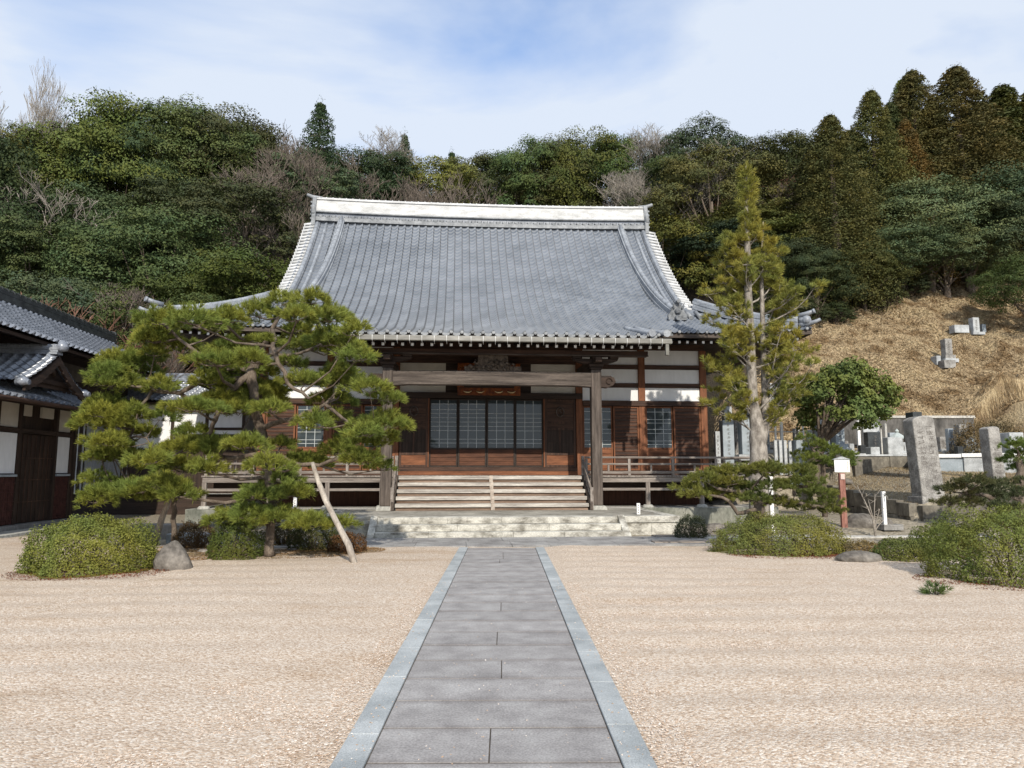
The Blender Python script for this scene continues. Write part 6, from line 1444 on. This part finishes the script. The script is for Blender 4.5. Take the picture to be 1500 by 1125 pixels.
# rail fence behind the pillars
f0, f1 = at(1120, 630, 27.6), at(1215, 630, 27.6); e = empty('rail_fence', (f0.x, 27.6, H(f0.x, 27.6)), 0, 'thin grey rail fence behind the white stakes', 'fence')
b = MB()
for z in (.35, .8): b.box(0, f1.x-f0.x, -.015, .015, z, z+.04)
b.build('rail', M['concrete_pale'], e)
for k in range(5): b = MB(); b.box((f1.x-f0.x)*k/4-.03, (f1.x-f0.x)*k/4+.03, -.03, .03, -.1, 1.0); b.build('post', M['rail_z'], e)
for i in range(9):
    u = 1122+rp.uniform(0, 55); Y = 28.6+rp.uniform(0, 1.6); p = at(u, 640, Y); s = rp.uniform(.2, .4); rock('rubble_stone', (p.x, Y, H(p.x, Y)+.1), (s, s*.8, s*.7), 80+i, 'grey rubble stone of the heap behind the rail fence', rz=i)['group'] = 'rubble stones heaped behind the rail fence'
# lantern
p = at(1313.5, 628, 28.3); z0 = H(p.x, 28.3); h = p.z-z0; e = empty('stone_lantern', (p.x, 28.3, z0), 0, 'small pale green stone lantern with wide cap behind the white block', 'lantern')
m_lan = mk('lantern_stone', (.33, .37, .36), (.48, .52, .50), 6, .8, .2)
for nm, pr in (('base', [(.26, 0), (.24, .12), (.12, .16)]), ('shaft', [(.09, .161), (.085, h-.72)]), ('platform', [(.12, h-.719), (.22, h-.64), (.22, h-.60)]), ('fire_box', [(.14, h-.599), (.15, h-.40)]), ('cap', [(.33, h-.40), (.30, h-.34), (.12, h-.20), (.06, h-.16)]), ('finial', [(.05, h-.159), (.08, h-.10), (.01, h)])):
    b = MB(); b.lathe((0, 0, 0), pr, 8, False); b.build(nm, m_lan, e)
# white granite enclosure at right
p = at(1402, 697, 23.0); z0 = H(p.x, 23)-.15; e = empty('grave_enclosure', (p.x+.25, 23.0, z0), R(-24), 'white granite grave enclosure with thick coping behind the second inscribed stone', 'grave')
b = MB(); b.box(0, 2.2, 0, 1.6, 0, .62); b.build('side_wall', M['granite'], e, .01); b = MB(); b.box(-.9, -.002, .05, 1.6, 0, .60); b.build('gate_panel', M['granite_blue'], e, .01)
b = MB(); b.box(-.05, 2.25, -.05, 1.65, .622, .74); b.build('coping', M['white_cap'], e, .012); b = MB(); b.box(-1.3, -.055, -.02, 1.65, .605, .72); b.build('side_coping', M['white_cap'], e, .012); b = MB(); b.box(-1.28, -.92, .0, .36, 0, .60); b.build('corner_block', M['white_cap'], e, .01)
# inscribed stones
def stele(name, u, vb, Y, w_, d, h, lean, rz, label, cols, zb, seed, round_=True):
    p = at(u, vb, Y); e = empty(name, (p.x, Y, zb), rz, label, 'inscribed stone')
    b = MB(); b.box(-w_*.62, w_*.62, -d*.7, d*.7, -.12, .28) if seed == 1 else b.box(-w_*.7, w_*.7, -d*.7, d*.7, -.1, .15); bs = b.build('base', M['stele'], e, .02)
    zt = .281 if seed == 1 else .151; s = empty('leaning_shaft', (0, 0, zt)); s.parent = e; s.rotation_euler = (0, lean, 0)
    n = 9; prof = [(-w_/2*1.04, -.03), (w_/2*1.04, -.03), (w_/2, h*.5), (w_/2*.97, h-w_*.22)]
    prof += [(w_/2*.97*math.cos(a), h-w_*.22+w_*.20*math.sin(a)) for a in np.linspace(.25, math.pi-.25, n)] + [(-w_/2*.97, h-w_*.22), (-w_/2, h*.5)]
    b = MB(); b.prism(prof, -d/2, d/2); b.build('shaft', M['stele'], s, .025)
    rr = random.Random(seed); b = MB(); cw = w_*.86/len(cols)
    for ci, (z0, z1, nn) in enumerate(cols):
        cx = w_*.43-cw*(ci+.5); ch = (z1-z0)/nn; t = .011
        for k in range(nn):  # worn, unreadable characters: engraved strokes in square cells
            zc = z1-ch*(k+.5); a = cw*.40; hh = ch*.42; y0 = -d/2-.0015; y1 = -d/2+.01
            for q in range(rr.randint(3, 5)):
                z = zc-hh+2*hh*(q+.5)/5+rr.uniform(-.008, .008); xa = cx-a*rr.uniform(.3, 1); xb = cx+a*rr.uniform(.3, 1); b.cbox(((xa+xb)/2, (y0+y1)/2, z), (xb-xa, y1-y0, t), (0, rr.uniform(-.12, .12), 0))
            for q in range(rr.randint(2, 3)):
                x = cx+a*rr.uniform(-.8, .8); L2 = hh*rr.uniform(.7, 1.9); b.cbox((x, (y0+y1)/2-.0007, zc+rr.uniform(-.3, .3)*hh), (t, y1-y0, L2), (0, rr.choice((0, 0, .5, -.5)), 0))
    b.build('inscription', M['carve'], s)
    return e
stele('inscribed_stone', 1361, 742, 19.85, .64, .46, 2.22, -.075, R(4), 'tall leaning round topped stone engraved with two columns of characters', [(.25, 2.0, 10), (.85, 1.85, 7)], .62, 1)
stele('inscribed_stone', 1458, 700, 20.6, .38, .36, 1.75, -.05, R(8), 'shorter narrow brownish inscribed stone near the right edge', [(.2, 1.35, 7)], .72+.25, 2)
G(1331, 1345, 604, 22.5, 'granite_dark', 'dark square topped stone close behind the tall inscribed stone', 0, .4, 'dark_stone')
# graves up on the straw slope
for (u0, u1, vt, vb, mat, lab, t_, nm) in [(1380, 1391, 497, 532, 'stele', 'lone pale grave pillar with low attendants halfway up the straw slope', 2, 'gravestone'), (1367, 1374, 522, 535, 'granite', 'tiny attendant stone left of the lone pillar on the straw slope', 0, 'stone_block'),
    (1421, 1431, 466, 490, 'granite', 'upper grave pillar highest on the straw slope', 1, 'gravestone'), (1393, 1416, 477, 488, 'granite', 'long low pale slab beside the highest grave on the straw slope', 0, 'stone_slab'),
    (1434, 1440, 476, 488, 'granite_blue', 'small grey stone right of the highest grave on the slope', 0, 'stone_block'), (1481, 1512, 549, 562, 'granite_dark', 'dark topped grave block at right edge on the straw slope', 0, 'stone_block'), (1483, 1514, 560, 576, 'granite', 'pale grave base before the dark block at right edge of slope', 0, 'stone_block'),
    (1378, 1396, 528, 540, 'stele', 'broad rough stone footing in front of the lone pillar', 0, 'stone_block')]:
    G(u0, u1, vt, hit((u0+u1)/2, vb), mat, lab, t_, .45 if t_ == 0 else None, nm)
# pieces by the temple's right platform: planks over the ditch
for i, (u, v, Y) in enumerate([(1015, 797, 16.1), (1010, 779, 17.6)]):
    p = at(u, v, Y); b = MB(); 
    for k in range(2): b.box(-.9, .9, -.16+.17*k, -.01+.17*k, 0, .06)
    o = b.build('plank_cover', M['rail_x'], None, .006, loc=(p.x, Y, .0), rz=R(4)); tag(o, 'weathered plank cover on the ground '+('nearest the gravel' if i == 0 else 'farther back')+' right of the platform', 'plank')
